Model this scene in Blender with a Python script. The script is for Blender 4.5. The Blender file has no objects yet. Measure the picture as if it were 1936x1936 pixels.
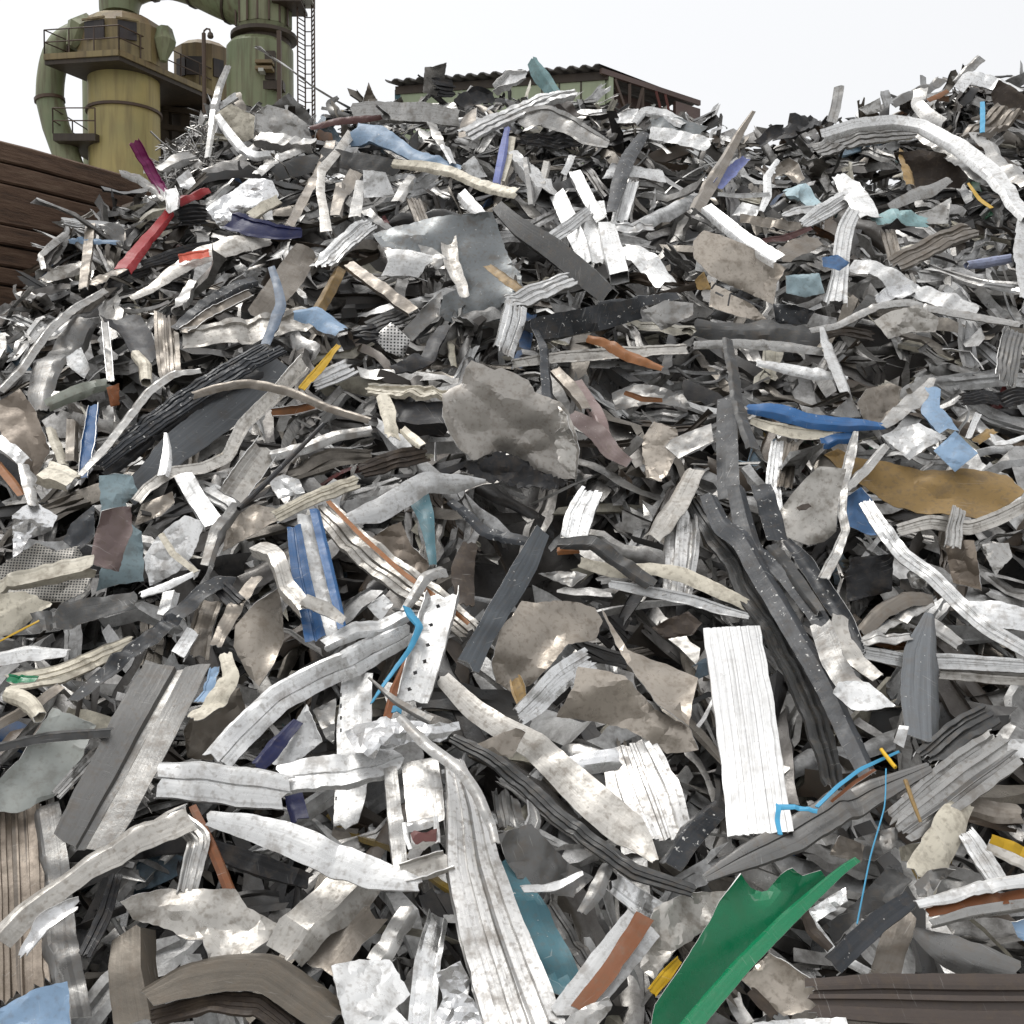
import bpy, math, random
import numpy as np
from math import radians, sin, cos, pi
from mathutils import Vector, noise, geometry, Matrix

# ---------------------------------------------------------------- camera, sky, sun, exposure
SC = bpy.context.scene
COL = SC.collection
FPX = 2076.0                      # focal length in photo pixels (photo is 1936 x 1936)
PITCH = radians(-2.0)
CAM = Vector((0.0, 0.0, 1.7))
cd = bpy.data.cameras.new('camera'); cam = bpy.data.objects.new('camera', cd); COL.objects.link(cam)
cd.sensor_width = 36.0; cd.sensor_height = 36.0; cd.sensor_fit = 'HORIZONTAL'
cd.lens = 36.0 * FPX / 1936.0
cd.clip_start = 0.05; cd.clip_end = 3000
cam.location = CAM; cam.rotation_euler = (radians(90) + PITCH, 0, 0)
SC.camera = cam

SUN_EL, SUN_AZ = radians(70), radians(-62)   # azimuth measured from +Y (view direction) towards +X
w = bpy.data.worlds.new('World'); SC.world = w; w.use_nodes = True
nt = w.node_tree; nt.nodes.clear()
sky = nt.nodes.new('ShaderNodeTexSky'); sky.sky_type = 'NISHITA'; sky.sun_disc = False
sky.sun_elevation = SUN_EL; sky.sun_rotation = SUN_AZ
sky.air_density = 1.0; sky.dust_density = 6.0; sky.ozone_density = 1.0
hs = nt.nodes.new('ShaderNodeHueSaturation'); hs.inputs['Saturation'].default_value = 0.10
hs.inputs['Value'].default_value = 1.0
bg = nt.nodes.new('ShaderNodeBackground'); bg.inputs['Strength'].default_value = 0.15
wo = nt.nodes.new('ShaderNodeOutputWorld')
oc = nt.nodes.new('ShaderNodeMix'); oc.data_type = 'RGBA'; oc.inputs[0].default_value = 0.6; oc.inputs[7].default_value = (5.3, 5.36, 5.48, 1)   # even cloud layer
nt.links.new(sky.outputs[0], hs.inputs['Color']); nt.links.new(hs.outputs[0], oc.inputs[6]); nt.links.new(oc.outputs[2], bg.inputs[0]); nt.links.new(bg.outputs[0], wo.inputs[0])
sl = bpy.data.lights.new('sun', 'SUN'); sl.energy = 0.7; sl.angle = radians(20); sl.color = (1.0, 0.97, 0.92)
so = bpy.data.objects.new('sun', sl); COL.objects.link(so)
sd = Vector((sin(SUN_AZ) * cos(SUN_EL), cos(SUN_AZ) * cos(SUN_EL), sin(SUN_EL)))
so.rotation_euler = sd.to_track_quat('Z', 'Y').to_euler(); so.location = (0, 0, 30)
SC.view_settings.view_transform = 'Standard'; SC.view_settings.look = 'None'
SC.view_settings.exposure = 0.44; SC.view_settings.gamma = 1.0
SC.cycles.max_bounces = 5; SC.cycles.diffuse_bounces = 1; SC.cycles.glossy_bounces = 2

# ---------------------------------------------------------------- photo pixel -> direction; the heap's height
cpi, spi = cos(PITCH), sin(PITCH)
def ray(x, y):
    u = (x - 968.0) / FPX; v = (968.0 - y) / FPX
    return Vector((u, cpi - v * spi, spi + v * cpi))
def P3(x, y, t): return CAM + ray(x, y) * t

SLOPE, Y0, Z0 = 0.75, 2.6, 0.1
KK = CAM.z - Z0 + Y0 * SLOPE
SIL = [(-500,760),(-150,680),(0,610),(60,550),(110,465),(170,415),(230,385),(285,345),(310,275),(350,238),(400,208),(440,198),(520,202),(600,213),
       (660,206),(700,195),(760,188),(850,182),(950,186),(1050,194),(1150,206),(1250,212),(1330,236),(1400,260),(1440,266),(1500,250),
       (1560,228),(1620,217),(1700,192),(1760,170),(1830,156),(1936,152),(2100,158),(2500,220)]
SX = np.array([a for a, b in SIL], float); SY = np.array([b for a, b in SIL], float)
def crest_y(x, y):
    col = 968.0 + FPX * x / np.maximum(y, 0.5)
    v = (968.0 - np.interp(col, SX, SY)) / FPX
    te = (spi + v * cpi) / (cpi - v * spi)
    return KK / (SLOPE - te)
def heap0(x, y):
    yc = crest_y(x, y)
    front = Z0 + (y - Y0) * SLOPE
    zc = Z0 + (yc - Y0) * SLOPE
    d = y - yc
    back = zc - 0.12 * d - 0.75 * np.maximum(d - 3.0, 0)
    z = np.where(d < 0, front, back)
    return np.maximum(z, -0.05)
def bump(x, y):
    v = Vector((x * 0.9, y * 0.9, 3.3)); v2 = Vector((x * 2.3, y * 2.3, 9.1))
    return 0.10 * noise.noise(v) + 0.05 * noise.noise(v2)
def heap(x, y): return float(heap0(x, y)) + bump(x, y)
def hit(px, py):
    d = ray(px, py)
    best, bt = 1e9, 6.0
    ts = np.arange(2.0, 12.0, 0.05)
    zr = CAM.z + d.z * ts; h = heap0(d.x * ts, d.y * ts)
    c = zr - h
    idx = np.where(c < 0)[0]
    if len(idx):
        t = ts[idx[0]]
        t -= 0.05 * (-c[idx[0]]) / max(1e-6, (c[idx[0] - 1] - c[idx[0]]) if idx[0] > 0 else 1)
    else:
        t = ts[int(np.argmin(c[:160]))]
    b = bump(d.x * t, d.y * t)
    return float(t - 0.7 * b)
HN = Vector((0, -SLOPE, 1)).normalized()

# ---------------------------------------------------------------- materials
MATS = {}
def L(n, a, b): n.links.new(a, b)
def material(name, col, metal=0.0, rough=0.45, dirt=0.35, chips=0.0, streak=0.3, dirtcol=(0.125, 0.093, 0.062), bumpd=0.2, pattern=None, spec=0.5, vary=0.3, seam=0.6):
    m = bpy.data.materials.new(name); m.use_nodes = True; n = m.node_tree; nd = n.nodes
    bs = nd['Principled BSDF']
    tc = nd.new('ShaderNodeTexCoord'); oi = nd.new('ShaderNodeObjectInfo')
    add = nd.new('ShaderNodeVectorMath'); add.operation = 'ADD'
    sc = nd.new('ShaderNodeVectorMath'); sc.operation = 'SCALE'; sc.inputs[0].default_value = (37, 91, 53)
    L(n, oi.outputs['Random'], sc.inputs['Scale']); L(n, tc.outputs['Object'], add.inputs[0]); L(n, sc.outputs[0], add.inputs[1])
    adu = nd.new('ShaderNodeVectorMath'); adu.operation = 'ADD'
    L(n, tc.outputs['UV'], adu.inputs[0]); L(n, sc.outputs[0], adu.inputs[1])
    mp = nd.new('ShaderNodeMapping'); mp.inputs['Scale'].default_value = (110, 3.0, 1); L(n, adu.outputs[0], mp.inputs[0])
    st = nd.new('ShaderNodeTexNoise'); st.inputs['Scale'].default_value = 1.0; st.inputs['Detail'].default_value = 3; L(n, mp.outputs[0], st.inputs[0])
    dn = nd.new('ShaderNodeTexNoise'); dn.inputs['Scale'].default_value = 14.0; dn.inputs['Detail'].default_value = 10; dn.inputs['Roughness'].default_value = 0.65; L(n, add.outputs[0], dn.inputs[0])
    fn = nd.new('ShaderNodeTexNoise'); fn.inputs['Scale'].default_value = 60.0; fn.inputs['Detail'].default_value = 4; L(n, add.outputs[0], fn.inputs[0])
    # value variation per object
    vm = nd.new('ShaderNodeMapRange'); vm.inputs[3].default_value = 1 - vary; vm.inputs[4].default_value = 1 + vary * 0.4; L(n, oi.outputs['Random'], vm.inputs[0])
    base = nd.new('ShaderNodeVectorMath'); base.operation = 'SCALE'; base.inputs[0].default_value = col; L(n, vm.outputs[0], base.inputs['Scale'])
    # streaks
    sr = nd.new('ShaderNodeMapRange'); sr.inputs[1].default_value = 0.3; sr.inputs[2].default_value = 0.7
    sr.inputs[3].default_value = 1 - streak; sr.inputs[4].default_value = 1 + streak * 0.25; L(n, st.outputs[0], sr.inputs[0])
    s2 = nd.new('ShaderNodeVectorMath'); s2.operation = 'SCALE'; L(n, base.outputs[0], s2.inputs[0]); L(n, sr.outputs[0], s2.inputs['Scale'])
    # dark seams and grooves along an extruded length
    sa = nd.new('ShaderNodeAttribute'); sa.attribute_name = 'seam'
    mp2 = nd.new('ShaderNodeMapping'); mp2.inputs['Scale'].default_value = (50, 0.5, 1); L(n, adu.outputs[0], mp2.inputs[0])
    s1 = nd.new('ShaderNodeTexNoise'); s1.inputs['Scale'].default_value = 1.0; s1.inputs['Detail'].default_value = 2; L(n, mp2.outputs[0], s1.inputs[0])
    sm = nd.new('ShaderNodeMapRange'); sm.inputs[1].default_value = 0.62; sm.inputs[2].default_value = 0.645; sm.inputs[3].default_value = 1; sm.inputs[4].default_value = 1 - seam; L(n, s1.outputs[0], sm.inputs[0])
    sx = nd.new('ShaderNodeMix'); sx.data_type = 'FLOAT'; L(n, sa.outputs['Fac'], sx.inputs[0]); sx.inputs[2].default_value = 1; L(n, sm.outputs[0], sx.inputs[3])
    s3 = nd.new('ShaderNodeVectorMath'); s3.operation = 'SCALE'; L(n, s2.outputs[0], s3.inputs[0]); L(n, sx.outputs[0], s3.inputs['Scale']); s2 = s3
    # dirt
    dr = nd.new('ShaderNodeMapRange'); dr.inputs[1].default_value = 0.53; dr.inputs[2].default_value = 0.66
    dr.inputs[3].default_value = 0; dr.inputs[4].default_value = dirt; L(n, dn.outputs[0], dr.inputs[0])
    fr = nd.new('ShaderNodeMapRange'); fr.inputs[1].default_value = 0.53; fr.inputs[2].default_value = 0.68
    fr.inputs[3].default_value = 0; fr.inputs[4].default_value = dirt * 0.8; L(n, fn.outputs[0], fr.inputs[0])
    mx = nd.new('ShaderNodeMath'); mx.operation = 'MAXIMUM'; L(n, dr.outputs[0], mx.inputs[0]); L(n, fr.outputs[0], mx.inputs[1])
    mix = nd.new('ShaderNodeMix'); mix.data_type = 'RGBA'; L(n, mx.outputs[0], mix.inputs[0]); L(n, s2.outputs[0], mix.inputs[6]); mix.inputs[7].default_value = (*dirtcol, 1)
    out = mix.outputs[2]
    # scratches
    mp3 = nd.new('ShaderNodeMapping'); mp3.inputs['Rotation'].default_value = (.5, .8, .9); mp3.inputs['Scale'].default_value = (9, 260, 9)
    vr = nd.new('ShaderNodeVectorRotate'); vr.rotation_type = 'EULER_XYZ'; L(n, add.outputs[0], vr.inputs['Vector']); L(n, sc.outputs[0], vr.inputs['Rotation']); L(n, vr.outputs[0], mp3.inputs[0])
    k1 = nd.new('ShaderNodeTexNoise'); k1.inputs['Scale'].default_value = 1.0; k1.inputs['Detail'].default_value = 1; L(n, mp3.outputs[0], k1.inputs[0])
    k2 = nd.new('ShaderNodeMapRange'); k2.inputs[1].default_value = .70; k2.inputs[2].default_value = .78; k2.inputs[4].default_value = .22; L(n, k1.outputs[0], k2.inputs[0])
    k3 = nd.new('ShaderNodeMix'); k3.data_type = 'RGBA'; L(n, k2.outputs[0], k3.inputs[0]); L(n, out, k3.inputs[6]); k3.inputs[7].default_value = (.66, .65, .62, 1) if sum(col) < 1.2 else (.16, .14, .12, 1)
    out = k3.outputs[2]
    if pattern:
        out = pattern(n, out, tc)
    if chips > 0:
        cn = nd.new('ShaderNodeTexNoise'); cn.inputs['Scale'].default_value = 55; cn.inputs['Detail'].default_value = 8; cn.inputs['Roughness'].default_value = .6; L(n, add.outputs[0], cn.inputs[0])
        cr = nd.new('ShaderNodeMapRange'); cr.inputs[1].default_value = 0.74 - 0.1 * chips; cr.inputs[2].default_value = 0.76 - 0.1 * chips; L(n, cn.outputs[0], cr.inputs[0])
        m2 = nd.new('ShaderNodeMix'); m2.data_type = 'RGBA'; L(n, cr.outputs[0], m2.inputs[0]); L(n, out, m2.inputs[6]); m2.inputs[7].default_value = (0.62, 0.61, 0.58, 1)
        out = m2.outputs[2]
    L(n, out, bs.inputs['Base Color'])
    if metal > 0:
        mm = nd.new('ShaderNodeMath'); mm.operation = 'MULTIPLY_ADD'; L(n, mx.outputs[0], mm.inputs[0]); mm.inputs[1].default_value = -metal; mm.inputs[2].default_value = metal; mm.use_clamp = True
        L(n, mm.outputs[0], bs.inputs['Metallic'])
    ra = nd.new('ShaderNodeMapRange'); ra.inputs[1].default_value = 0.3; ra.inputs[2].default_value = 0.7
    ra.inputs[3].default_value = max(0.08, rough - 0.12); ra.inputs[4].default_value = min(1, rough + 0.18); L(n, dn.outputs[0], ra.inputs[0])
    L(n, ra.outputs[0], bs.inputs['Roughness'])
    bs.inputs['Specular IOR Level'].default_value = spec
    if bumpd > 0:
        ad = nd.new('ShaderNodeMath'); ad.operation = 'MULTIPLY_ADD'; L(n, st.outputs[0], ad.inputs[0]); ad.inputs[1].default_value = 0.3; L(n, dn.outputs[0], ad.inputs[2])
        bp = nd.new('ShaderNodeBump'); bp.inputs['Strength'].default_value = bumpd; bp.inputs['Distance'].default_value = 0.012
        L(n, ad.outputs[0], bp.inputs['Height']); L(n, bp.outputs[0], bs.inputs['Normal'])
    MATS[name] = m
    return m

def holes(scale, r):
    def f(n, out, tc):
        nd = n.nodes
        v = nd.new('ShaderNodeTexVoronoi'); v.inputs['Scale'].default_value = scale; v.inputs['Randomness'].default_value = 0.08
        L(n, tc.outputs['UV'], v.inputs[0])
        c = nd.new('ShaderNodeMath'); c.operation = 'LESS_THAN'; L(n, v.outputs['Distance'], c.inputs[0]); c.inputs[1].default_value = r
        m = nd.new('ShaderNodeMix'); m.data_type = 'RGBA'; L(n, c.outputs[0], m.inputs[0]); L(n, out, m.inputs[6]); m.inputs[7].default_value = (0.02, 0.02, 0.02, 1)
        return m.outputs[2]
    return f

for a in [
    ('mill', (0.80, 0.80, 0.79), 0.9, 0.27, 0.5), ('alu', (0.66, 0.65, 0.63), 0.75, 0.33, 0.6), ('foil', (0.80, 0.80, 0.80), 0.85, 0.26, 0.4),
    ('edge', (0.80, 0.79, 0.77), 0.5, 0.4, 0.3),
    ('white', (0.75, 0.75, 0.74), 0.3, 0.30, 0.5), ('cream', (0.66, 0.61, 0.50), 0.05, 0.4, 0.5), ('dwhite', (0.60, 0.572, 0.525), 0.5, 0.33, 0.6),
    ('lgrey', (0.47, 0.46, 0.44), 0.65, 0.30, 0.5), ('mgrey', (0.20, 0.196, 0.188), 0.6, 0.32, 0.4), ('taupe', (0.26, 0.23, 0.195), 0.55, 0.34, 0.55),
    ('tan', (0.50, 0.445, 0.38), 0.55, 0.33, 0.5), ('stained', (0.22, 0.18, 0.142), 0.35, 0.4, 0.6), ('bluegrey', (0.22, 0.235, 0.24), 0.4, 0.36, 0.5),
    ('graphite', (0.062, 0.062, 0.061), 0.1, 0.38, 0.3), ('black', (0.028, 0.028, 0.030), 0, 0.4, 0.25), ('brown', (0.115, 0.092, 0.080), 0, 0.42, 0.3),
    ('bronze', (0.13, 0.112, 0.09), 0.45, 0.36, 0.4), ('umber', (0.065, 0.05, 0.04), 0.1, 0.45, 0.4), ('sage', (0.27, 0.29, 0.24), 0, 0.45, 0.4),
    ('palegrey', (0.42, 0.44, 0.41), 0, 0.4, 0.3), ('blue', (0.04, 0.13, 0.31), 0, 0.35, 0.2), ('lblue', (0.23, 0.34, 0.48), 0, 0.4, 0.3),
    ('midblue', (0.10, 0.20, 0.38), 0, 0.4, 0.3), ('paleblue', (0.38, 0.50, 0.54), 0, 0.45, 0.35), ('mint', (0.28, 0.44, 0.45), 0, 0.42, 0.35),
    ('teal', (0.065, 0.155, 0.185), 0, 0.4, 0.25), ('slateblue', (0.06, 0.10, 0.16), 0, 0.4, 0.25), ('navy', (0.012, 0.016, 0.075), 0, 0.4, 0.15),
    ('periwinkle', (0.13, 0.16, 0.38), 0, 0.4, 0.3), ('sky', (0.08, 0.38, 0.62), 0, 0.4, 0.1), ('green', (0.002, 0.19, 0.075), 0, 0.25, 0.08),
    ('red', (0.30, 0.012, 0.016), 0, 0.38, 0.2), ('magenta', (0.27, 0.028, 0.14), 0, 0.4, 0.2), ('maroon', (0.13, 0.045, 0.04), 0, 0.45, 0.3),
    ('coral', (0.80, 0.17, 0.11), 0, 0.4, 0.15), ('orange', (0.28, 0.115, 0.04), 0, 0.45, 0.35), ('rust', (0.24, 0.088, 0.035), 0, 0.5, 0.35),
    ('yellow', (0.66, 0.40, 0.02), 0, 0.45, 0.2), ('greyfilm', (0.47, 0.44, 0.40), 0.3, 0.36, 0.45), ('ochre', (0.30, 0.195, 0.075), 0.15, 0.42, 0.6), ('mauve', (0.22, 0.155, 0.145), 0, 0.45, 0.4),
    ('lavender', (0.30, 0.33, 0.46), 0, 0.42, 0.3)]:
    streaky = 0.15 if a[0] in ('mill', 'alu', 'white', 'dwhite', 'lgrey', 'taupe', 'stained', 'bronze') else 0.08
    sat = max(a[1]) - min(a[1]) > 0.11 * 1.0 or a[0] in ('navy', 'umber', 'black', 'graphite', 'brown')
    material(*a, streak=streaky, chips=0.55 if a[0] in ('bluegrey', 'mauve', 'blue', 'teal', 'lblue') else 0, seam=0.25 if a[0] in ('bronze', 'brown', 'taupe', 'umber') else 0.6, spec=0.28 if sat and a[0] != 'green' else 0.5)
material('anth', (0.042, 0.046, 0.052), 0.0, 0.38, 0.22, chips=0.95, spec=0.3)
material('steelgrey', (0.15, 0.16, 0.17), 0.1, 0.38, 0.22, chips=0.6, spec=0.4)
material('slate', (0.085, 0.095, 0.105), 0.0, 0.38, 0.22, chips=0.6, spec=0.32)
material('ribmill', (0.87, 0.87, 0.86), 0.25, 0.34, 0.18, streak=0.2, bumpd=0.25, seam=0.45)
material('perforated', (0.40, 0.38, 0.34), 0.3, 0.45, 0.3, pattern=holes(630, 0.33))
material('checker', (0.55, 0.54, 0.52), 0.6, 0.4, 0.3, pattern=holes(400, 0.28))

# ---------------------------------------------------------------- mesh helpers
def new_obj(name, verts, faces, mats, origin=None, uvs=None, fmat=None, smooth=True, angle=28, parent=None, seam=False):
    if origin is None:
        o = Vector((0, 0, 0))
        for v in verts: o += Vector(v)
        origin = o / len(verts)
    origin = Vector(origin)
    me = bpy.data.meshes.new(name)
    me.from_pydata([tuple(Vector(v) - origin) for v in verts], [], faces)
    for m in (mats if isinstance(mats, (list, tuple)) else [mats]):
        me.materials.append(MATS[m] if isinstance(m, str) else m)
    if fmat is not None: me.polygons.foreach_set('material_index', fmat)
    if uvs is not None:
        ul = me.uv_layers.new(name='UVMap')
        li = np.empty(len(me.loops), dtype=np.int32); me.loops.foreach_get('vertex_index', li)
        ul.data.foreach_set('uv', np.array(uvs, dtype=np.float32)[li].ravel())
    if seam: me.attributes.new('seam', 'FLOAT', 'POINT').data.foreach_set('value', np.full(len(verts), seam, dtype=np.float32))
    me.update()
    if smooth:
        me.shade_smooth(); me.set_sharp_from_angle(angle=radians(angle))
    ob = bpy.data.objects.new(name, me); COL.objects.link(ob)
    if parent is not None:
        ob.parent = parent; ob.location = origin - parent.location
    else:
        ob.location = origin
    return ob
def tag(o, label=None, cat=None, group=None, kind=None):
    if label: o['label'] = label
    if cat: o['category'] = cat
    if group: o['group'] = group
    if kind: o['kind'] = kind
    return o
def empty(name, loc):
    o = bpy.data.objects.new(name, None); COL.objects.link(o); o.location = loc; o.empty_display_size = 0.2
    return o
class MB:
    def __init__(s): s.v = []; s.f = []
    def add(s, vs, fs):
        b = len(s.v); s.v += [tuple(v) for v in vs]; s.f += [[b + i for i in f] for f in fs]; return s
    def hexa(s, p):     # p: 4 bottom corners, 4 top corners
        return s.add(p, [(3, 2, 1, 0), (4, 5, 6, 7), (0, 1, 5, 4), (1, 2, 6, 5), (2, 3, 7, 6), (3, 0, 4, 7)])
    def box(s, c, e, ax=None):
        c = Vector(c); X, Y, Z = ax or (Vector((1, 0, 0)), Vector((0, 1, 0)), Vector((0, 0, 1)))
        hx, hy, hz = e[0] / 2, e[1] / 2, e[2] / 2
        q = [c + X * a * hx + Y * b * hy - Z * hz for a, b in ((-1, -1), (1, -1), (1, 1), (-1, 1))]
        return s.hexa(q + [p + Z * 2 * hz for p in q])
    def bar(s, a, b, wd, dp=None):
        a = Vector(a); b = Vector(b); t = (b - a).normalized(); up = Vector((0, 0, 1)) if abs(t.z) < 0.9 else Vector((1, 0, 0))
        x = t.cross(up).normalized(); y = x.cross(t).normalized(); dp = dp or wd
        return s.box((a + b) / 2, ((b - a).length, wd, dp), (t, x, y))
    def tube(s, pts, r, n=10, cap=True):
        pts = [Vector(p) for p in pts]; rr = r if isinstance(r, (list, tuple)) else [r] * len(pts)
        rows = []; x = None
        for i, p in enumerate(pts):
            t = (pts[min(i + 1, len(pts) - 1)] - pts[max(i - 1, 0)]).normalized()
            if x is None:
                up = Vector((0, 0, 1)) if abs(t.z) < 0.9 else Vector((1, 0, 0)); x = t.cross(up).normalized()
            x = (x - t * x.dot(t)).normalized(); y = t.cross(x)
            rows.append([p + (x * cos(2 * pi * k / n) + y * sin(2 * pi * k / n)) * rr[i] for k in range(n)])
        vs = [v for row in rows for v in row]; fs = []
        for i in range(len(pts) - 1):
            for k in range(n):
                k2 = (k + 1) % n; fs.append((i * n + k, i * n + k2, (i + 1) * n + k2, (i + 1) * n + k))
        if cap: fs += [tuple(range(n))[::-1], tuple((len(pts) - 1) * n + k for k in range(n))]
        return s.add(vs, fs)
    def lathe(s, c, prof, n=32):
        c = Vector(c); vs = []; fs = []
        for r, z in prof:
            vs += [c + Vector((r * cos(2 * pi * k / n), r * sin(2 * pi * k / n), z)) for k in range(n)]
        for i in range(len(prof) - 1):
            for k in range(n):
                k2 = (k + 1) % n; fs.append((i * n + k, i * n + k2, (i + 1) * n + k2, (i + 1) * n + k))
        return s.add(vs, fs)
    def build(s, name, mat, parent=None, origin=None, smooth=True, angle=35):
        return new_obj(name, s.v, s.f, mat, origin=origin, parent=parent, smooth=smooth, angle=angle)

def catmull(P, n, kink=0.0):
    P = [np.array(p, float) for p in P]
    if len(P) == 2: return [P[0] + (P[1] - P[0]) * i / (n - 1) for i in range(n)]
    d = [0.0]
    for i in range(1, len(P)): d.append(d[-1] + np.linalg.norm((P[i] - P[i - 1])[:2]) + 1e-6)
    out = []
    for i in range(n):
        s = d[-1] * i / (n - 1); k = 0
        while k < len(P) - 2 and s > d[k + 1]: k += 1
        u = (s - d[k]) / (d[k + 1] - d[k])
        p1, p2 = P[k], P[k + 1]; p0 = P[k - 1] if k > 0 else 2 * p1 - p2; p3 = P[k + 2] if k + 2 < len(P) else 2 * p2 - p1
        c = 0.5 * ((2 * p1) + (p2 - p0) * u + (2 * p0 - 5 * p1 + 4 * p2 - p3) * u * u + (3 * p1 - p0 - 3 * p2 + p3) * u ** 3)
        out.append(c * (1 - kink) + (p1 + (p2 - p1) * u) * kink)
    return out

def profile(kind, rnd):
    if kind == 'flat': return [(-.5, 0), (-.25, .01), (0, .015), (.25, .01), (.5, 0)]
    if kind == 'curve':
        c = rnd.choice((0, 1, 2, 3)); b = rnd.uniform(.03, .11)
        if c == 0: return [(-.5 + i / 6, b * (1 - 4 * (-.5 + i / 6) ** 2)) for i in range(7)]
        if c == 1: return [(-.47, -.13), (-.5, 0), (-.25, b * .7), (0, b), (.25, b * .7), (.5, 0), (.46, -.16)]
        if c == 2: k = rnd.uniform(-.2, .2); return [(-.5, -.10), (-.25 + k * .5, b * .3), (k, b), (k + .03, b * .9), (.27 + k * .5, -.02), (.5, -.16)]
        return [(-.5, .02), (-.36, 0), (-.34, -.06), (0, -.03), (.3, -.05), (.33, .02), (.5, .04)]
    if kind == 'dish': return [(-.5 + i / 6, -.18 * (1 - 4 * (-.5 + i / 6) ** 2)) for i in range(7)]
    if kind == 'U': return [(-.5, .30), (-.49, .02), (-.25, 0), (0, 0), (.25, 0), (.49, .02), (.5, .24)]
    if kind == 'C': return [(-.5, -.45), (-.5, -.2), (-.5, 0), (-.2, 0), (.2, 0), (.5, 0), (.5, -.2), (.5, -.45)]
    if kind == 'L':
        k = rnd.choice((-.22, .2)); return [(-.5, -.28 if k < 0 else -.06), (k - .1, -.05 if k < 0 else -.01), (k, 0), (k + .1, -.02 if k < 0 else -.07), (.5, -.06 if k < 0 else -.34)]
    if kind == 'V': return [(-.5, .10), (-.3, .05), (-.09, 0), (-.06, -.07), (.05, -.07), (.08, 0), (.3, .06), (.5, .12)]
    if kind == 'G':
        k = rnd.uniform(-.15, .1); return [(-.5, -.16), (-.5, 0), (-.2, .015), (k, 0), (k + .015, -.05), (k + .05, -.05), (k + .065, 0), (.3, .01), (.42, -.02), (.5, -.14)]
    if kind == 'rib':
        out = [(-.5, -.16), (-.5, 0)]; x = -.5; h = 0
        while x < .3:
            x += rnd.uniform(.07, .2)
            if x > .4: break
            h2 = rnd.choice((0, -.06, .05, -.1)); 
            if h2 == h: h2 = -.08 if h >= 0 else 0
            out += [(x, h), (x + .015, h2)]; h = h2
        return out + [(.5, h), (.5, h - .14)]
    if kind == 'fine':
        out = [(-.5, -.10), (-.5, 0)]; x = -.5
        while True:
            x += rnd.choice((.025, .035, .05, .07, .10)); 
            if x > .46: break
            g, dp = rnd.uniform(.005, .013), rnd.uniform(.006, .028); out += [(x, 0), (x + .002, -dp), (x + g, -dp), (x + g + .002, 0)]
        return out + [(.5, 0), (.5, -.12)]
    if kind == 'wave': return [(-.5 + i / 20, .035 * cos(i * pi / 2.0)) for i in range(21)]
    if kind == 'tube': return [(-.5, -.6), (-.5, -.3), (-.5, 0), (-.2, 0), (.2, 0), (.5, 0), (.5, -.3), (.5, -.6), (.2, -.6), (-.2, -.6)]
    if kind == 'round': return [(.5 * cos(pi * 2 * k / 10), .5 * sin(pi * 2 * k / 10) - .4) for k in range(10)]
    raise ValueError(kind)

CROP = dict(A=(0, 0), B=(620, 0), C=(1236, 0), D=(0, 620), E=(620, 620), F=(1236, 620), G=(0, 1236), H=(620, 1236), I=(1236, 1236))
ZS = 700.0 / 1932.0
KIND = dict(strip=('metal_strip', 'metal strip', 'loose metal strips on the scrap heap'), prof=('aluminium_profile', 'metal profile', 'extruded profiles on the scrap heap'),
            sheet=('metal_sheet', 'metal sheet', 'torn sheets on the scrap heap'), crum=('crumpled_sheet', 'crumpled metal', 'crumpled metal on the scrap heap'),
            tube=('box_tube', 'metal tube', 'hollow tubes on the scrap heap'), strap=('plastic_strap', 'strap', 'plastic straps on the scrap heap'))
SEED = [100]
def pts_of(crop, s):
    ox, oy = CROP[crop]; out = []
    for q in s.split():
        v = [float(a) for a in q.split(',')]
        out.append((ox + v[0] * ZS, oy + v[1] * ZS, (v[2] / 100.0) if len(v) > 2 else 0.0))
    return out
def lift_of(l, t): return (0.05 + 0.068 * l) * (t / 4.5) ** 0.7

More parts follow.
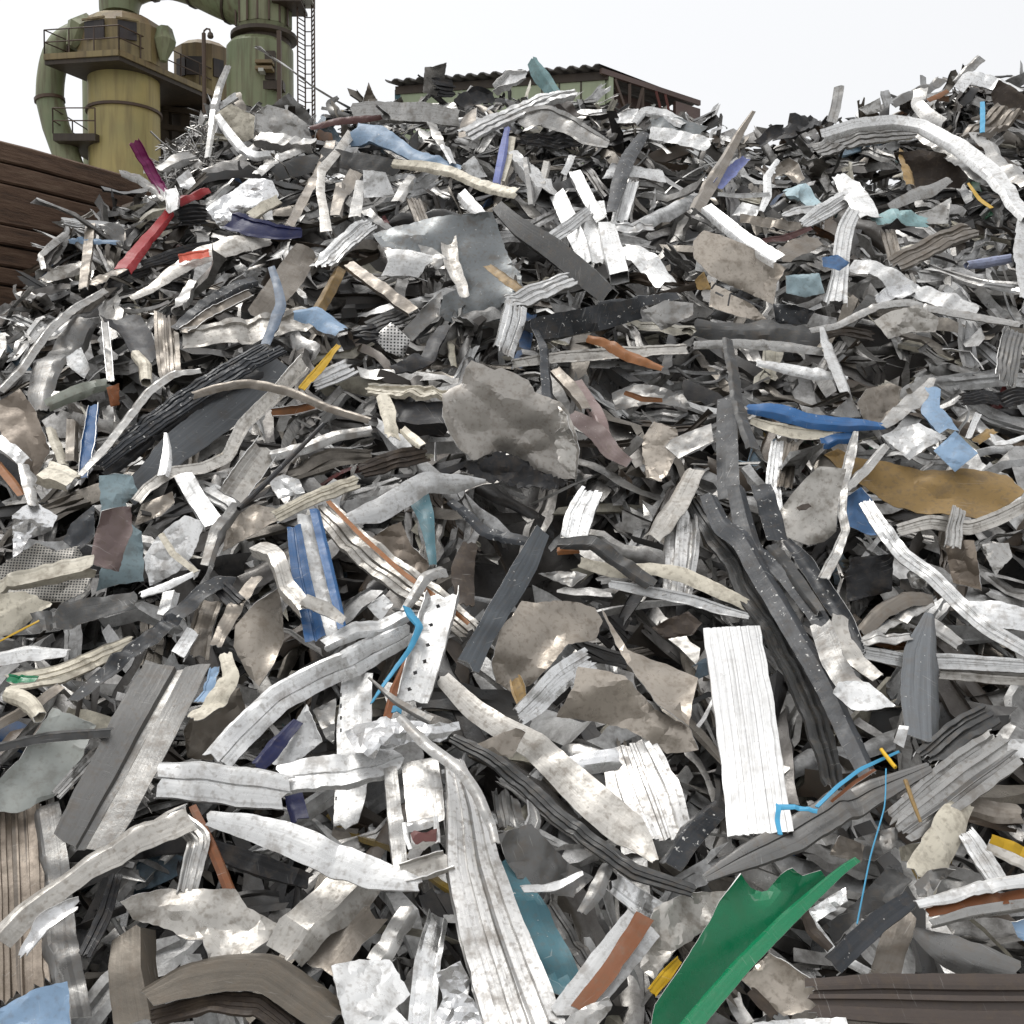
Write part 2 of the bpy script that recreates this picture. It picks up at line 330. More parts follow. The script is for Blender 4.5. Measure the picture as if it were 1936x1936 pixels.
def S(crop, kind, label, mat, pts, w, prof='flat', l=2, roll=None, twist=None, dent=0.095, crum=0.0, jag=0.34, up=0.5, th=0.003, parent=None, name=None, kink=None, folds=None):
    """a strip or profile: a cross section carried along a bent centre line lying on the heap"""
    SEED[0] += 1; rnd = random.Random(SEED[0])
    cps = pts_of(crop, pts); wl = w if isinstance(w, (list, tuple)) else [w, w]
    ctl = []
    for (x, y, dz) in cps:
        t = hit(x, y); ctl.append([x, y, t - lift_of(l, t) - dz])
    for _ in range(2):      # keep the depth of a stiff piece smooth
        ts = [c[2] for c in ctl]
        for i in range(1, len(ctl) - 1): ctl[i][2] = 0.5 * ts[i] + 0.25 * (ts[i - 1] + ts[i + 1])
    tm = sum(c[2] for c in ctl) / len(ctl)
    plen = sum(math.hypot(ctl[i][0] - ctl[i - 1][0], ctl[i][1] - ctl[i - 1][1]) for i in range(1, len(ctl))) * tm / FPX
    wm = max(wl) * ZS * tm / FPX
    n = int(max(10, min(96, plen / max(0.010, wm * 0.15))))
    path = catmull(ctl, n, rnd.uniform(.25, .95) if kink is None else kink)
    pr = profile(prof, rnd); k = len(pr); closed = prof in ('tube', 'round')
    if twist is None: twist = rnd.uniform(-14, 14)
    if roll is None: roll = rnd.uniform(-16, 16)
    rv = Vector((rnd.uniform(-.3, .3), rnd.uniform(-.3, .3), rnd.uniform(-.2, .3)))
    pts3 = [P3(p[0], p[1], p[2]) for p in path]
    asp = plen / max(wm, 1e-4); fq = min(26, max(8, .8 / max(wm, 1e-4)))
    if folds is None: folds = 0 if (prof in ('fine', 'round') or dent < .03 or asp < 2.5) else rnd.choice((0, 1, 2, 3, 3))
    fl = [(rnd.uniform(.12, .88), rnd.uniform(-.9, .9), rnd.uniform(.07, .24) * rnd.choice((-1, 1)), rnd.uniform(.25, .9)) for _ in range(folds)]
    tears = [(rnd.uniform(.08, .92), rnd.choice((-1, 1)), rnd.uniform(.06, .22)) for _ in range(rnd.choice((0, 1, 1, 2)) if prof in ('flat', 'curve', 'L', 'dish', 'V') and dent >= .03 else 0)]
    so_ = Vector((rnd.uniform(0, 99), rnd.uniform(0, 99), rnd.uniform(0, 99)))
    V = []; N = []; UV = []
    jg0 = [rnd.uniform(-1, 1) for _ in range(k)]; jg1 = [rnd.uniform(-1, 1) for _ in range(k)]
    along = 0.0
    # across length of the section for uv
    cu = [0.0]
    for j in range(1, k): cu.append(cu[-1] + math.hypot(pr[j][0] - pr[j - 1][0], pr[j][1] - pr[j - 1][1]))
    prn = []
    for j in range(k):
        a = pr[j - 1] if (j > 0 or closed) else pr[j]; b = pr[(j + 1) % k] if (j < k - 1 or closed) else pr[j]
        dx, dy = b[0] - a[0], b[1] - a[1]; q = math.hypot(dx, dy) or 1; prn.append((-dy / q, dx / q))
    for i in range(n):
        p = pts3[i]; f = i / (n - 1)
        tg = (pts3[min(i + 1, n - 1)] - pts3[max(i - 1, 0)]).normalized()
        view = (CAM - p).normalized()
        nm = (view * (1 - up) + HN * up).normalized() + rv; nm = nm - tg * nm.dot(tg)
        vp = view - tg * view.dot(tg)
        if nm.length < 0.15: nm = vp
        nm.normalize(); vp.normalize()
        a = radians(roll + twist * (f - 0.5) * 2 + 5 * noise.noise(so_ + Vector((f * 3, 0, 0))))
        nm = Matrix.Rotation(a, 3, tg) @ nm
        fac = max(0.5, abs(nm.dot(vp)))
        bt = nm.cross(tg).normalized()
        wi = np.interp(f, np.linspace(0, 1, len(wl)), wl) * ZS * path[i][2] / FPX / fac
        wi *= 1 + 0.07 * noise.noise(so_ + Vector((f * plen * 6, 5, 0)))
        if i: along += (p - pts3[i - 1]).length
        for j, (s_, h_) in enumerate(pr):
            sj = s_
            if abs(s_) > .3:
                sj *= 1 + .05 * noise.noise(Vector((along * 40, s_ * 9, 3)) + so_)
                for (f0, sg, am) in tears:
                    if sg * s_ > 0: sj *= 1 - am * max(0, 1 - abs(f - f0) * plen / wm * 1.6)
            q = p + bt * sj * wi + nm * h_ * wi
            for (f0, sk, am, wd0) in fl:
                q = q + nm * am * wi * max(0, 1 - abs((f - f0) * plen / wm + sk * s_) / wd0)
            nn = noise.noise(q * fq * .4 + so_) * 0.4 + (abs(noise.noise(q * fq + so_)) - .22) * 1.1 + (abs(noise.noise(q * fq * 2.3 - so_)) - .22) * .5
            q = q + nm * nn * dent * wi * (0.75 + abs(s_) * .6) * 2
            if crum: 
                c1 = abs(noise.noise(q * 9 + so_)) + abs(noise.noise(q * 20 + so_)) * .6 - .35
                q = q + nm * c1 * crum * wi + bt * noise.noise(q * 11 - so_) * crum * wi * .5
            if jag and (i < 2 or i > n - 3):
                jj = jg0[j] if i < 2 else jg1[j]; m_ = 1.0 if i in (0, n - 1) else 0.35
                q = q + tg * jj * jag * wi * m_ * 0.5
            V.append(q); N.append((bt * prn[j][0] + nm * prn[j][1])); UV.append((cu[j] * wm, along))
    verts = [v + a * th * .5 for v, a in zip(V, N)] + [v - a * th * .5 for v, a in zip(V, N)]
    M = n * k; faces = []; fm = []
    kk = k if closed else k - 1
    for i in range(n - 1):
        for j in range(kk):
            j2 = (j + 1) % k; a, b, c, d = i * k + j, i * k + j2, (i + 1) * k + j2, (i + 1) * k + j
            faces.append((a, b, c, d)); fm.append(0); faces.append((M + d, M + c, M + b, M + a)); fm.append(0)
        if not closed:
            for j, fl in ((0, 0), (k - 1, 1)):
                a, d = i * k + j, (i + 1) * k + j
                faces.append((a, d, M + d, M + a) if not fl else (M + a, M + d, d, a)); fm.append(1)
    for j in range(kk):
        j2 = (j + 1) % k; faces.append((M + j, M + j2, j2, j)); fm.append(1)
        b = (n - 1) * k; faces.append((b + j, b + j2, M + b + j2, M + b + j)); fm.append(1)
    nmn, cat, grp = KIND.get(kind, (kind, kind, None))
    ob = new_obj(name or nmn, verts, faces, [mat, 'edge' if mat not in ('strap', 'sky', 'yellow', 'black', 'umber', 'navy', 'red', 'magenta') else mat], uvs=UV + UV, fmat=fm, parent=parent, seam={'rib': 1, 'fine': .8, 'V': .15, 'G': .3, 'C': .45, 'U': .5, 'L': .4, 'wave': .5}.get(prof, 0.06))
    if parent is None: tag(ob, label, cat, grp)
    elif label: ob['label'] = label
    return ob

def Q(crop, kind, label, mat, pts, l=2, up=0.5, crum=0.03, bulge=0.0, rag=0.35, tilt=(0, 0), th=0.003, parent=None, name=None, res=15, creases=2):
    """a torn sheet: an outline with its own plane on the heap, dented and folded"""
    SEED[0] += 1; rnd = random.Random(SEED[0])
    ps = pts_of(crop, pts); cx = sum(p[0] for p in ps) / len(ps); cy = sum(p[1] for p in ps) / len(ps)
    t0 = hit(cx, cy); t0 -= lift_of(l, t0); c3 = P3(cx, cy, t0)
    view = (CAM - c3).normalized()
    nm = (view * (1 - up) + HN * up).normalized()
    ex = Vector((1, 0, 0)); nm = Matrix.Rotation(radians(tilt[0] + rnd.uniform(-7, 7)), 3, 'X') @ (Matrix.Rotation(radians(tilt[1] + rnd.uniform(-9, 9)), 3, 'Z') @ nm)
    ex = (ex - nm * ex.dot(nm)).normalized(); ey = nm.cross(ex)
    q2 = []; dz = []
    for (x, y, z) in ps:
        d = ray(x, y); den = d.dot(nm); t = (c3 - CAM).dot(nm) / den if abs(den) > 1e-3 else t0
        t = min(max(t, t0 - 0.6), t0 + 0.6)
        p = CAM + d * t; r = p - c3; q2.append(Vector((r.dot(ex), r.dot(ey)))); dz.append(z + (r.dot(nm)))
    size = max(max(abs(a.x) for a in q2), max(abs(a.y) for a in q2)) * 2
    st = max(0.010, size / (res * 1.5))
    bd = []; bz = []
    for i in range(len(q2)):
        a, b = q2[i], q2[(i + 1) % len(q2)]; m = max(1, int((b - a).length / st))
        for j in range(m):
            f = j / m; p = a.lerp(b, f)
            if j: p = p + Vector((rnd.uniform(-1, 1), rnd.uniform(-1, 1))) * st * rag * 0.5
            bd.append(p); bz.append(dz[i] * (1 - f) + dz[(i + 1) % len(q2)] * f)
    xs = [p.x for p in bd]; ys = [p.y for p in bd]; inner = []
    def inside(x, y):
        c = False; j = len(bd) - 1
        for i in range(len(bd)):
            a, b = bd[i], bd[j]
            if (a.y > y) != (b.y > y) and x < (b.x - a.x) * (y - a.y) / (b.y - a.y) + a.x: c = not c
            j = i
        return c
    y = min(ys)
    while y < max(ys):
        x = min(xs)
        while x < max(xs):
            px, py = x + rnd.uniform(-.3, .3) * st, y + rnd.uniform(-.3, .3) * st
            if inside(px, py) and min((px - b.x) ** 2 + (py - b.y) ** 2 for b in bd) > (st * .45) ** 2: inner.append(Vector((px, py)))
            x += st
        y += st
    nb = len(bd)
    vs, es, fs, _, _, _ = geometry.delaunay_2d_cdt(bd + inner, [(i, (i + 1) % nb) for i in range(nb)], [], 1, 1e-6)
    so_ = Vector((rnd.uniform(0, 99), rnd.uniform(0, 99), rnd.uniform(0, 99)))
    R = size / 2
    if kind == 'crum': creases = max(creases, 3) + 1
    lines = [(rnd.uniform(0, pi), rnd.uniform(-.35, .35) * size, rnd.uniform(.3, 1) * rnd.choice((-1, 1))) for _ in range(creases)]
    V = []; UV = []
    for v in vs:
        wz = ws = 0
        for b, z in zip(bd, bz):
            w_ = 1.0 / ((v.x - b.x) ** 2 + (v.y - b.y) ** 2 + 1e-6); wz += w_ * z; ws += w_
        h = wz / ws
        p = Vector((v.x, v.y, 0)) * (2.2 / size)
        h += crum * size * (noise.noise(p * 1.3 + so_) * .7 + (abs(noise.noise(p * 1.9 + so_)) - .2) * 1.5 + (abs(noise.noise(p * 4 + so_)) - .2) * (.8 if mat == 'foil' else .25))
        for (an, off, am) in lines:
            h += am * (.30 + crum * 6) * max(0, v.x * cos(an) + v.y * sin(an) - off)
        h += bulge * size * (1 - min(1, (v.x ** 2 + v.y ** 2) / (R * R)))
        db = min((v.x - b.x) ** 2 + (v.y - b.y) ** 2 for b in bd) ** .5
        if rag > .11: h += size * .16 * noise.noise(p * 1.1 - so_) * max(0, 1 - db / (size * .13)) ** 1.6
        h = max(-.22 * size, min(.22 * size, h))
        V.append(c3 + ex * v.x + ey * v.y + (view * .8 + nm * .2) * h); UV.append((v.x * .15, v.y * .15))
    # consistent winding, vertex normals, thickness
    tri = []
    for f in fs:
        a, b, c = [vs[i] for i in f[:3]]
        cr = (b.x - a.x) * (c.y - a.y) - (b.y - a.y) * (c.x - a.x)
        tri.append(tuple(f) if cr > 0 else tuple(reversed(f)))
    VN = [Vector((0, 0, 0)) for _ in V]; ec = {}
    for f in tri:
        g = (V[f[1]] - V[f[0]]).cross(V[f[2]] - V[f[0]])
        for i in f: VN[i] += g
        for i in range(len(f)):
            e = (f[i], f[(i + 1) % len(f)]); ec[e] = 1
    VN = [a.normalized() if a.length > 0 else nm for a in VN]
    verts = [v + a * th * .5 for v, a in zip(V, VN)] + [v - a * th * .5 for v, a in zip(V, VN)]; M = len(V)
    faces = list(tri); fm = [0] * len(tri)
    faces += [tuple(M + i for i in reversed(f)) for f in tri]; fm += [0] * len(tri)
    for (a, b) in ec:
        if (b, a) not in ec: faces.append((b, a, M + a, M + b)); fm.append(1)
    nmn, cat, grp = KIND.get(kind, (kind, kind, None))
    ob = new_obj(name or nmn, verts, faces, [mat, 'edge' if mat not in ('black', 'umber', 'red', 'ochre', 'rust') else mat], uvs=UV + UV, fmat=fm, parent=parent, angle=9 if mat == 'foil' else 15)
    if parent is None: tag(ob, label, cat, grp)
    elif label: ob['label'] = label
    return ob

# ---------------------------------------------------------------- ground
gm = bpy.data.materials.new('yard_ground'); gm.use_nodes = True; n = gm.node_tree; nd = n.nodes; bs = nd['Principled BSDF']
tc = nd.new('ShaderNodeTexCoord'); a = nd.new('ShaderNodeTexNoise'); a.inputs['Scale'].default_value = 0.8; a.inputs['Detail'].default_value = 9; L(n, tc.outputs['Object'], a.inputs[0])
r = nd.new('ShaderNodeValToRGB'); r.color_ramp.elements[0].color = (0.13, 0.125, 0.115, 1); r.color_ramp.elements[1].color = (0.30, 0.29, 0.27, 1); r.color_ramp.elements[0].position = .35; r.color_ramp.elements[1].position = .7
L(n, a.outputs[0], r.inputs[0]); L(n, r.outputs[0], bs.inputs['Base Color']); bs.inputs['Roughness'].default_value = 0.85
MATS['ground'] = gm
g = MB(); g.add([(-900, -900, -0.06), (900, -900, -0.06), (900, 1500, -0.06), (-900, 1500, -0.06)], [(0, 1, 2, 3)])
tag(g.build('ground', 'ground', origin=(0, 0, 0), smooth=False), kind='structure')

# ---------------------------------------------------------------- the mass of the scrap heap (what lies under and between the pieces)
am = bpy.data.materials.new('mixed_scrap'); am.use_nodes = True; n = am.node_tree; nd = n.nodes; bs = nd['Principled BSDF']
at = nd.new('ShaderNodeAttribute'); at.attribute_name = 'Col'; mt = nd.new('ShaderNodeAttribute'); mt.attribute_name = 'Met'
tc = nd.new('ShaderNodeTexCoord'); a1 = nd.new('ShaderNodeTexNoise'); a1.inputs['Scale'].default_value = 14; a1.inputs['Detail'].default_value = 8; a1.inputs['Roughness'].default_value = .7; L(n, tc.outputs['Object'], a1.inputs[0])
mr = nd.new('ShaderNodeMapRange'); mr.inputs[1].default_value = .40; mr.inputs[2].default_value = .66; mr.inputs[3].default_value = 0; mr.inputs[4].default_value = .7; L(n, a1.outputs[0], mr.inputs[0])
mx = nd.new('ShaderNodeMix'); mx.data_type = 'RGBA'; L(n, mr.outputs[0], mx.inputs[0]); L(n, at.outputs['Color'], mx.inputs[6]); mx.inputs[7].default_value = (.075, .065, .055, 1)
L(n, mx.outputs[2], bs.inputs['Base Color']); L(n, mt.outputs['Fac'], bs.inputs['Metallic'])
rr = nd.new('ShaderNodeMapRange'); rr.inputs[1].default_value = .3; rr.inputs[2].default_value = .7; rr.inputs[3].default_value = .22; rr.inputs[4].default_value = .5; L(n, a1.outputs[0], rr.inputs[0]); L(n, rr.outputs[0], bs.inputs['Roughness'])
bp = nd.new('ShaderNodeBump'); bp.inputs['Strength'].default_value = .3; bp.inputs['Distance'].default_value = .01; L(n, a1.outputs[0], bp.inputs['Height']); L(n, bp.outputs[0], bs.inputs['Normal'])
MATS['mixed'] = am

CAV = [(985, 955, 95, .8), (1075, 940, 75, .7), (870, 1010, 55, .6), (1130, 1115, 60, .6), (1050, 1120, 50, .6), (320, 1640, 60, .4), (560, 1560, 40, .35), (930, 1500, 50, .4),
       (1290, 1430, 40, .4), (1330, 1530, 40, .35), (1500, 1600, 60, .3), (1650, 1200, 50, .35), (1590, 1150, 50, .4), (700, 1000, 40, .3), (480, 880, 30, .3), (1700, 640, 55, .35), (1500, 330, 60, .35),
       (1660, 340, 70, .45), (1540, 480, 50, .4), (1480, 590, 40, .35), (1190, 430, 40, .3), (950, 420, 40, .3), (1230, 700, 60, .35), (430, 640, 60, .35), (650, 570, 50, .3), (500, 520, 60, .3), (200, 1640, 40, .3),
       (720, 840, 60, .35), (1330, 880, 60, .35), (660, 1700, 50, .35), (1150, 1640, 50, .3), (1500, 1800, 60, .35), (1850, 1480, 60, .35), (130, 1200, 60, .35), (60, 1100, 50, .3), (420, 1250, 40, .3)]
cavx = []
for (x, y, r_, d_) in CAV:
    t = hit(x, y); p = P3(x, y, t); cavx.append((p.x, p.y, 1.25 * r_ * t / FPX, d_))
CVA = np.array(cavx)
def cav(x, y):
    q = np.exp(-(((x - CVA[:, 0]) / (CVA[:, 2] * 1.0)) ** 2 + ((y - CVA[:, 1]) / (CVA[:, 2] * 1.4)) ** 2))
    return float((q * CVA[:, 3]).max())
rng = np.random.default_rng(7)
VV = []; FF = []; CC = []; MM = []; nv = 0
# core
gx, gy = 150, 120
xs = np.linspace(-9, 9, gx); ys = np.linspace(1.0, 17, gy); core = []
for yy in ys:
    for xx in xs:
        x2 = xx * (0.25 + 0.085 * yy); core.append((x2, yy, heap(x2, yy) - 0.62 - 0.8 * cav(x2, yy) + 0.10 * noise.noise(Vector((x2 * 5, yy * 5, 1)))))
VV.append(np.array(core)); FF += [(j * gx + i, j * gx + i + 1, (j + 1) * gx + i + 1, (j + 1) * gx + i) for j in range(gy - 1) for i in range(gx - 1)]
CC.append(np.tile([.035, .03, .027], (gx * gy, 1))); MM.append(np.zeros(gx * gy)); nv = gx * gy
PAL = [((.74, .74, .73), .3, 20), ((.72, .71, .69), .65, 18), ((.66, .64, .61), .85, 15), ((.46, .45, .43), .6, 12), ((.30, .27, .23), .5, 11), ((.19, .18, .17), .5, 7), ((.07, .07, .07), .1, 10), ((.025, .025, .027), 0, 12), ((.12, .09, .065), .1, 6), ((.055, .043, .033), 0, 7), ((.6, .56, .45), 0, 4),
       ((.05, .12, .26), 0, .5), ((.25, .36, .45), 0, .5), ((.22, .10, .04), 0, .5), ((.4, .27, .05), 0, .2), ((.18, .03, .03), 0, .4), ((.1, .2, .2), 0, .4), ((.04, .2, .1), 0, .1)]
pw = np.array([p[2] for p in PAL], float); pw /= pw.sum()
def piece(x, y, ln, wd, off, loose):
    """one nameless scrap of the mass: a bent, twisted channel, angle or strip"""
    global nv
    z = heap(x, y); e = 0.15
    hx = (heap(x + e, y) - heap(x - e, y)) / (2 * e); hy = (heap(x, y + e) - heap(x, y - e)) / (2 * e)
    N = np.array([-hx, -hy, 1.0]); N /= np.linalg.norm(N)
    c = np.array([x, y, z]) + N * off - np.array([0, 0, 1.2 * cav(x, y)])
    th = rng.uniform(0, pi); k_ = 1.0 if ln > .5 else rng.random()
    dn_ = np.array([0, -.72, -.69]) * (1 - k_) + np.array([0, -.80, .80 * hy * -1.0]) * k_; T = cos(th) * np.array([1., 0, hx * k_]) + sin(th) * 1.25 * dn_ + rng.normal(size=3) * loose * (.7 if ln < .5 else .3); T /= np.linalg.norm(T)
    U = np.array([0, -.75, .5]) + rng.normal(size=3) * .45; U -= T * (U @ T); U /= np.linalg.norm(U); B = np.cross(T, U)
    n_ = 11 if ln > .45 else (7 if ln > .12 else 3)
    kind = rng.integers(0, 5) if wd < .045 else rng.integers(0, 8)
    sec = [[(-.5, 0), (0, .06), (.5, 0)], [(-.5, -.3), (-.5, 0), (.5, 0), (.5, -.3)], [(-.5, 0), (.2, .05), (.25, -.4)], [(-.5, .25), (-.5, 0), (0, 0), (.5, 0), (.5, .25)], [(-.5, 0), (-.2, 0), (-.15, -.15), (.15, -.15), (.2, 0), (.5, 0)],
           [(-.5, -.2), (-.5, 0), (-.3, 0), (-.28, -.07), (-.1, -.07), (-.08, 0), (.2, 0), (.22, -.08), (.38, -.08), (.4, 0), (.5, 0), (.5, -.15)], [(-.5, 0), (-.2, .04), (-.18, -.04), (.1, -.02), (.3, -.05), (.32, .03), (.5, 0)], [(-.5, -.1), (-.2, .03), (.1, .05), (.35, -.03), (.5, -.2)]][kind]
    k = len(sec); S_ = np.array(sec) * wd
    s = np.linspace(-.5, .5, n_)
    bend = rng.normal() * (.30 if ln < .5 else .2); bend2 = rng.normal() * .16; tw = rng.normal() * .5; kink = rng.uniform(-.4, .4); ka = rng.normal() * .35 if rng.random() < .5 else 0
    a = tw * s
    cl = c + np.outer(s, T) * ln + np.outer((.25 - s * s) * bend * ln, U) + np.outer((.25 - s * s) * bend2 * ln, B) + np.outer(np.maximum(0, s - kink) * ka * ln, U) + np.outer(np.abs(((s * 2.3 + kink * 3) % 1) - .5) * rng.normal() * .10 * ln, B if rng.random() < .5 else U)
    Bs = np.outer(np.cos(a), B) + np.outer(np.sin(a), U); Us = -np.outer(np.sin(a), B) + np.outer(np.cos(a), U)
    wv = 1 + rng.normal(size=n_) * .12
    pts = cl[:, None, :] + Bs[:, None, :] * (S_[None, :, 0:1] * wv[:, None, None]) + Us[:, None, :] * S_[None, :, 1:2]
    pts += rng.normal(size=pts.shape) * wd * .045
    pts[0] += T * rng.normal(size=(k, 1)) * wd * .3; pts[-1] += T * rng.normal(size=(k, 1)) * wd * .3
    VV.append(pts.reshape(-1, 3))
    ci = rng.choice(len(PAL), p=pw); cc = np.array(PAL[ci][0]) * rng.uniform(.55, 1.0)
    CC.append(np.tile(np.minimum(cc, .82), (n_ * k, 1))); MM.append(np.full(n_ * k, PAL[ci][1]))
    for i in range(n_ - 1):
        for j in range(k - 1): FF.append((nv + i * k + j, nv + i * k + j + 1, nv + (i + 1) * k + j + 1, nv + (i + 1) * k + j))
    nv += n_ * k
def spot():
    while True:
        y = rng.uniform(2.35, 12.5) if rng.random() < .8 else rng.uniform(2.35, 5); x = rng.uniform(-.62, .62) * y
        if y < float(crest_y(x, y)) + 1.6 and heap(x, y) > -.2 and rng.random() > 3.6 * (cav(x, y) - .12) and (y > 4.3 or rng.random() < .62): return x, y
for _ in range(1300): x, y = spot(); piece(x, y, rng.uniform(.3, 1.0), rng.uniform(.04, .12), rng.uniform(-.46, -.20), .35)
for _ in range(1200): x, y = spot(); piece(x, y, rng.uniform(.35, 1.0), rng.uniform(.035, .10), rng.uniform(-.26, -.06), .30)
for _ in range(1300): x, y = spot(); piece(x, y, rng.uniform(.15, .45), rng.uniform(.03, .09), rng.uniform(-.28, -.05), .40)
for _ in range(900): x, y = spot(); piece(x, y, rng.uniform(.2, .7), rng.uniform(.012, .030), rng.uniform(-.26, -.02), .45)
for _ in range(400): x, y = spot(); piece(x, y, rng.uniform(.03, .12), rng.uniform(.012, .04), rng.uniform(-.26, -.03), .6)
for _ in range(650): x, y = spot(); piece(x, y, rng.uniform(.3, .8), rng.uniform(.05, .11), rng.uniform(-.11, -.01), .22)
for _ in range(420):      # jagged crest
    u = rng.uniform(-.49, .49); yc = float(crest_y(u, 1.0)); y = yc + rng.uniform(-.5, .3); piece(u * y, y, rng.uniform(.15, .45), rng.uniform(.03, .09), rng.uniform(-.12, .02), .7)
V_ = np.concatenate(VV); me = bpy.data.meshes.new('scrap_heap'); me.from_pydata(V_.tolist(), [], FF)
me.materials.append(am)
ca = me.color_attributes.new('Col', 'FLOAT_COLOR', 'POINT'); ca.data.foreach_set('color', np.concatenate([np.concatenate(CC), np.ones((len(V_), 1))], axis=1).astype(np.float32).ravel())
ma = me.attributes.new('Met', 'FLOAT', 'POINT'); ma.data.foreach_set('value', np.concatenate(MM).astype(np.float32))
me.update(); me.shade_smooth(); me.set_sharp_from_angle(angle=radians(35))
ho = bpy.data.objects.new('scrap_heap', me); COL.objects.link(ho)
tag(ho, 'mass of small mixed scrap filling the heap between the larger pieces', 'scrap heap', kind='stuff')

# ---------------------------------------------------------------- timber retaining wall on the left
wm = bpy.data.materials.new('old_timber'); wm.use_nodes = True; n = wm.node_tree; nd = n.nodes; bs = nd['Principled BSDF']
tc = nd.new('ShaderNodeTexCoord'); mp = nd.new('ShaderNodeMapping'); mp.inputs['Scale'].default_value = (1.2, 1.2, 9); L(n, tc.outputs['Object'], mp.inputs[0])
a = nd.new('ShaderNodeTexNoise'); a.inputs['Scale'].default_value = 3; a.inputs['Detail'].default_value = 9; a.inputs['Roughness'].default_value = .7; L(n, mp.outputs[0], a.inputs[0])
r = nd.new('ShaderNodeValToRGB'); e = r.color_ramp.elements; e[0].position = .3; e[0].color = (.055, .034, .022, 1); e[1].position = .74; e[1].color = (.20, .135, .09, 1); q = e.new(.5); q.color = (.125, .072, .045, 1)
L(n, a.outputs[0], r.inputs[0]); L(n, r.outputs[0], bs.inputs['Base Color']); bs.inputs['Roughness'].default_value = .8
bp = nd.new('ShaderNodeBump'); bp.inputs['Strength'].default_value = .7; bp.inputs['Distance'].default_value = .02; L(n, a.outputs[0], bp.inputs['Height']); L(n, bp.outputs[0], bs.inputs['Normal'])
MATS['timber'] = wm
wa = P3(0, 263, 7.6); wb = P3(232, 327, 1.0); wb = CAM + ray(232, 327) * ((wa.z - CAM.z) / ray(232, 327).z)
wd_ = Vector((wb.x - wa.x, wb.y - wa.y, 0)); wl_ = wd_.length; wd_.normalize(); wn = Vector((wd_.y, -wd_.x, 0))
m = MB(); z = wa.z; rw = random.Random(4)
for hgt in (.155, .145, .29, .14, .145, .13, .30, .3, .3, .3, .3, .3, .3, .3, .3):
    if z < 0: break
    segs = 14; s0, s1 = -3.2, 1.62; thk = .22 + rw.uniform(-.02, .02); oo = rw.uniform(-.018, .018); vs = []
    for i in range(segs + 1):
        s = s0 + (s1 - s0) * i / segs; wob = .012 * noise.noise(Vector((s * 2, z * 3, 0))); p = wa + wd_ * s; p.z = 0
        zt = z - .005 + .008 * noise.noise(Vector((s * 3, z, 4))); zb = z - hgt + .010 + .008 * noise.noise(Vector((s * 3, z, 8)))
        f = p + wn * (oo + wob); bk = p - wn * thk
        vs += [Vector((f.x, f.y, zb)), Vector((f.x, f.y, zb + .012)) + wn * .012, Vector((f.x, f.y, zt - .012)) + wn * .012, Vector((f.x, f.y, zt)), Vector((bk.x, bk.y, zt)), Vector((bk.x, bk.y, zb))]
    fs = []
    for i in range(segs):
        for j in range(6): fs.append((i * 6 + j, i * 6 + (j + 1) % 6, (i + 1) * 6 + (j + 1) % 6, (i + 1) * 6 + j))
    fs += [tuple(range(6))[::-1], tuple(segs * 6 + j for j in range(6))]
    m.add(vs, fs); z -= hgt
tw = m.build('timber_wall', 'timber', smooth=False)
tag(tw, 'dark brown wall of stacked timbers beside the heap, in front of the yellow column', 'wall')

# ---------------------------------------------------------------- dust-extraction tower
def plant_mat(name, col, col2, stain=(.10, .075, .04), amt=.75, vscale=(5, 5, .5)):
    m = bpy.data.materials.new(name); m.use_nodes = True; n = m.node_tree; nd = n.nodes; bs = nd['Principled BSDF']
    tc = nd.new('ShaderNodeTexCoord'); mp = nd.new('ShaderNodeMapping'); mp.inputs['Scale'].default_value = vscale; L(n, tc.outputs['Object'], mp.inputs[0])
    a = nd.new('ShaderNodeTexNoise'); a.inputs['Scale'].default_value = 1; a.inputs['Detail'].default_value = 7; L(n, mp.outputs[0], a.inputs[0])
    b = nd.new('ShaderNodeTexNoise'); b.inputs['Scale'].default_value = .55; b.inputs['Detail'].default_value = 5; L(n, tc.outputs['Object'], b.inputs[0])
    m1 = nd.new('ShaderNodeMapRange'); m1.inputs[1].default_value = .4; m1.inputs[2].default_value = .6; L(n, b.outputs[0], m1.inputs[0])
    x1 = nd.new('ShaderNodeMix'); x1.data_type = 'RGBA'; L(n, m1.outputs[0], x1.inputs[0]); x1.inputs[6].default_value = (*col, 1); x1.inputs[7].default_value = (*col2, 1)
    m2 = nd.new('ShaderNodeMapRange'); m2.inputs[1].default_value = .46; m2.inputs[2].default_value = .72; m2.inputs[4].default_value = amt; L(n, a.outputs[0], m2.inputs[0])
    x2 = nd.new('ShaderNodeMix'); x2.data_type = 'RGBA'; L(n, m2.outputs[0], x2.inputs[0]); L(n, x1.outputs[2], x2.inputs[6]); x2.inputs[7].default_value = (*stain, 1)
    L(n, x2.outputs[2], bs.inputs['Base Color']); bs.inputs['Roughness'].default_value = .55
    bp = nd.new('ShaderNodeBump'); bp.inputs['Strength'].default_value = .2; bp.inputs['Distance'].default_value = .05; L(n, a.outputs[0], bp.inputs['Height']); L(n, bp.outputs[0], bs.inputs['Normal'])
    MATS[name] = m
plant_mat('khaki', (.42, .335, .13), (.35, .30, .125), stain=(.2, .15, .07), amt=.6); plant_mat('plantgreen', (.18, .215, .115), (.235, .245, .14)); plant_mat('plantbrown', (.27, .21, .095), (.19, .13, .065)); plant_mat('plantdark', (.035, .026, .018), (.05, .034, .022), amt=.3)
plant_mat('railrust', (.06, .035, .024), (.085, .05, .03), amt=.3); plant_mat('shedgreen', (.36, .42, .27), (.39, .44, .29), stain=(.2, .22, .15), amt=.3); plant_mat('roofgrey', (.07, .065, .06), (.10, .09, .085), amt=.2); plant_mat('shedrust', (.085, .05, .042), (.12, .075, .065), amt=.3)
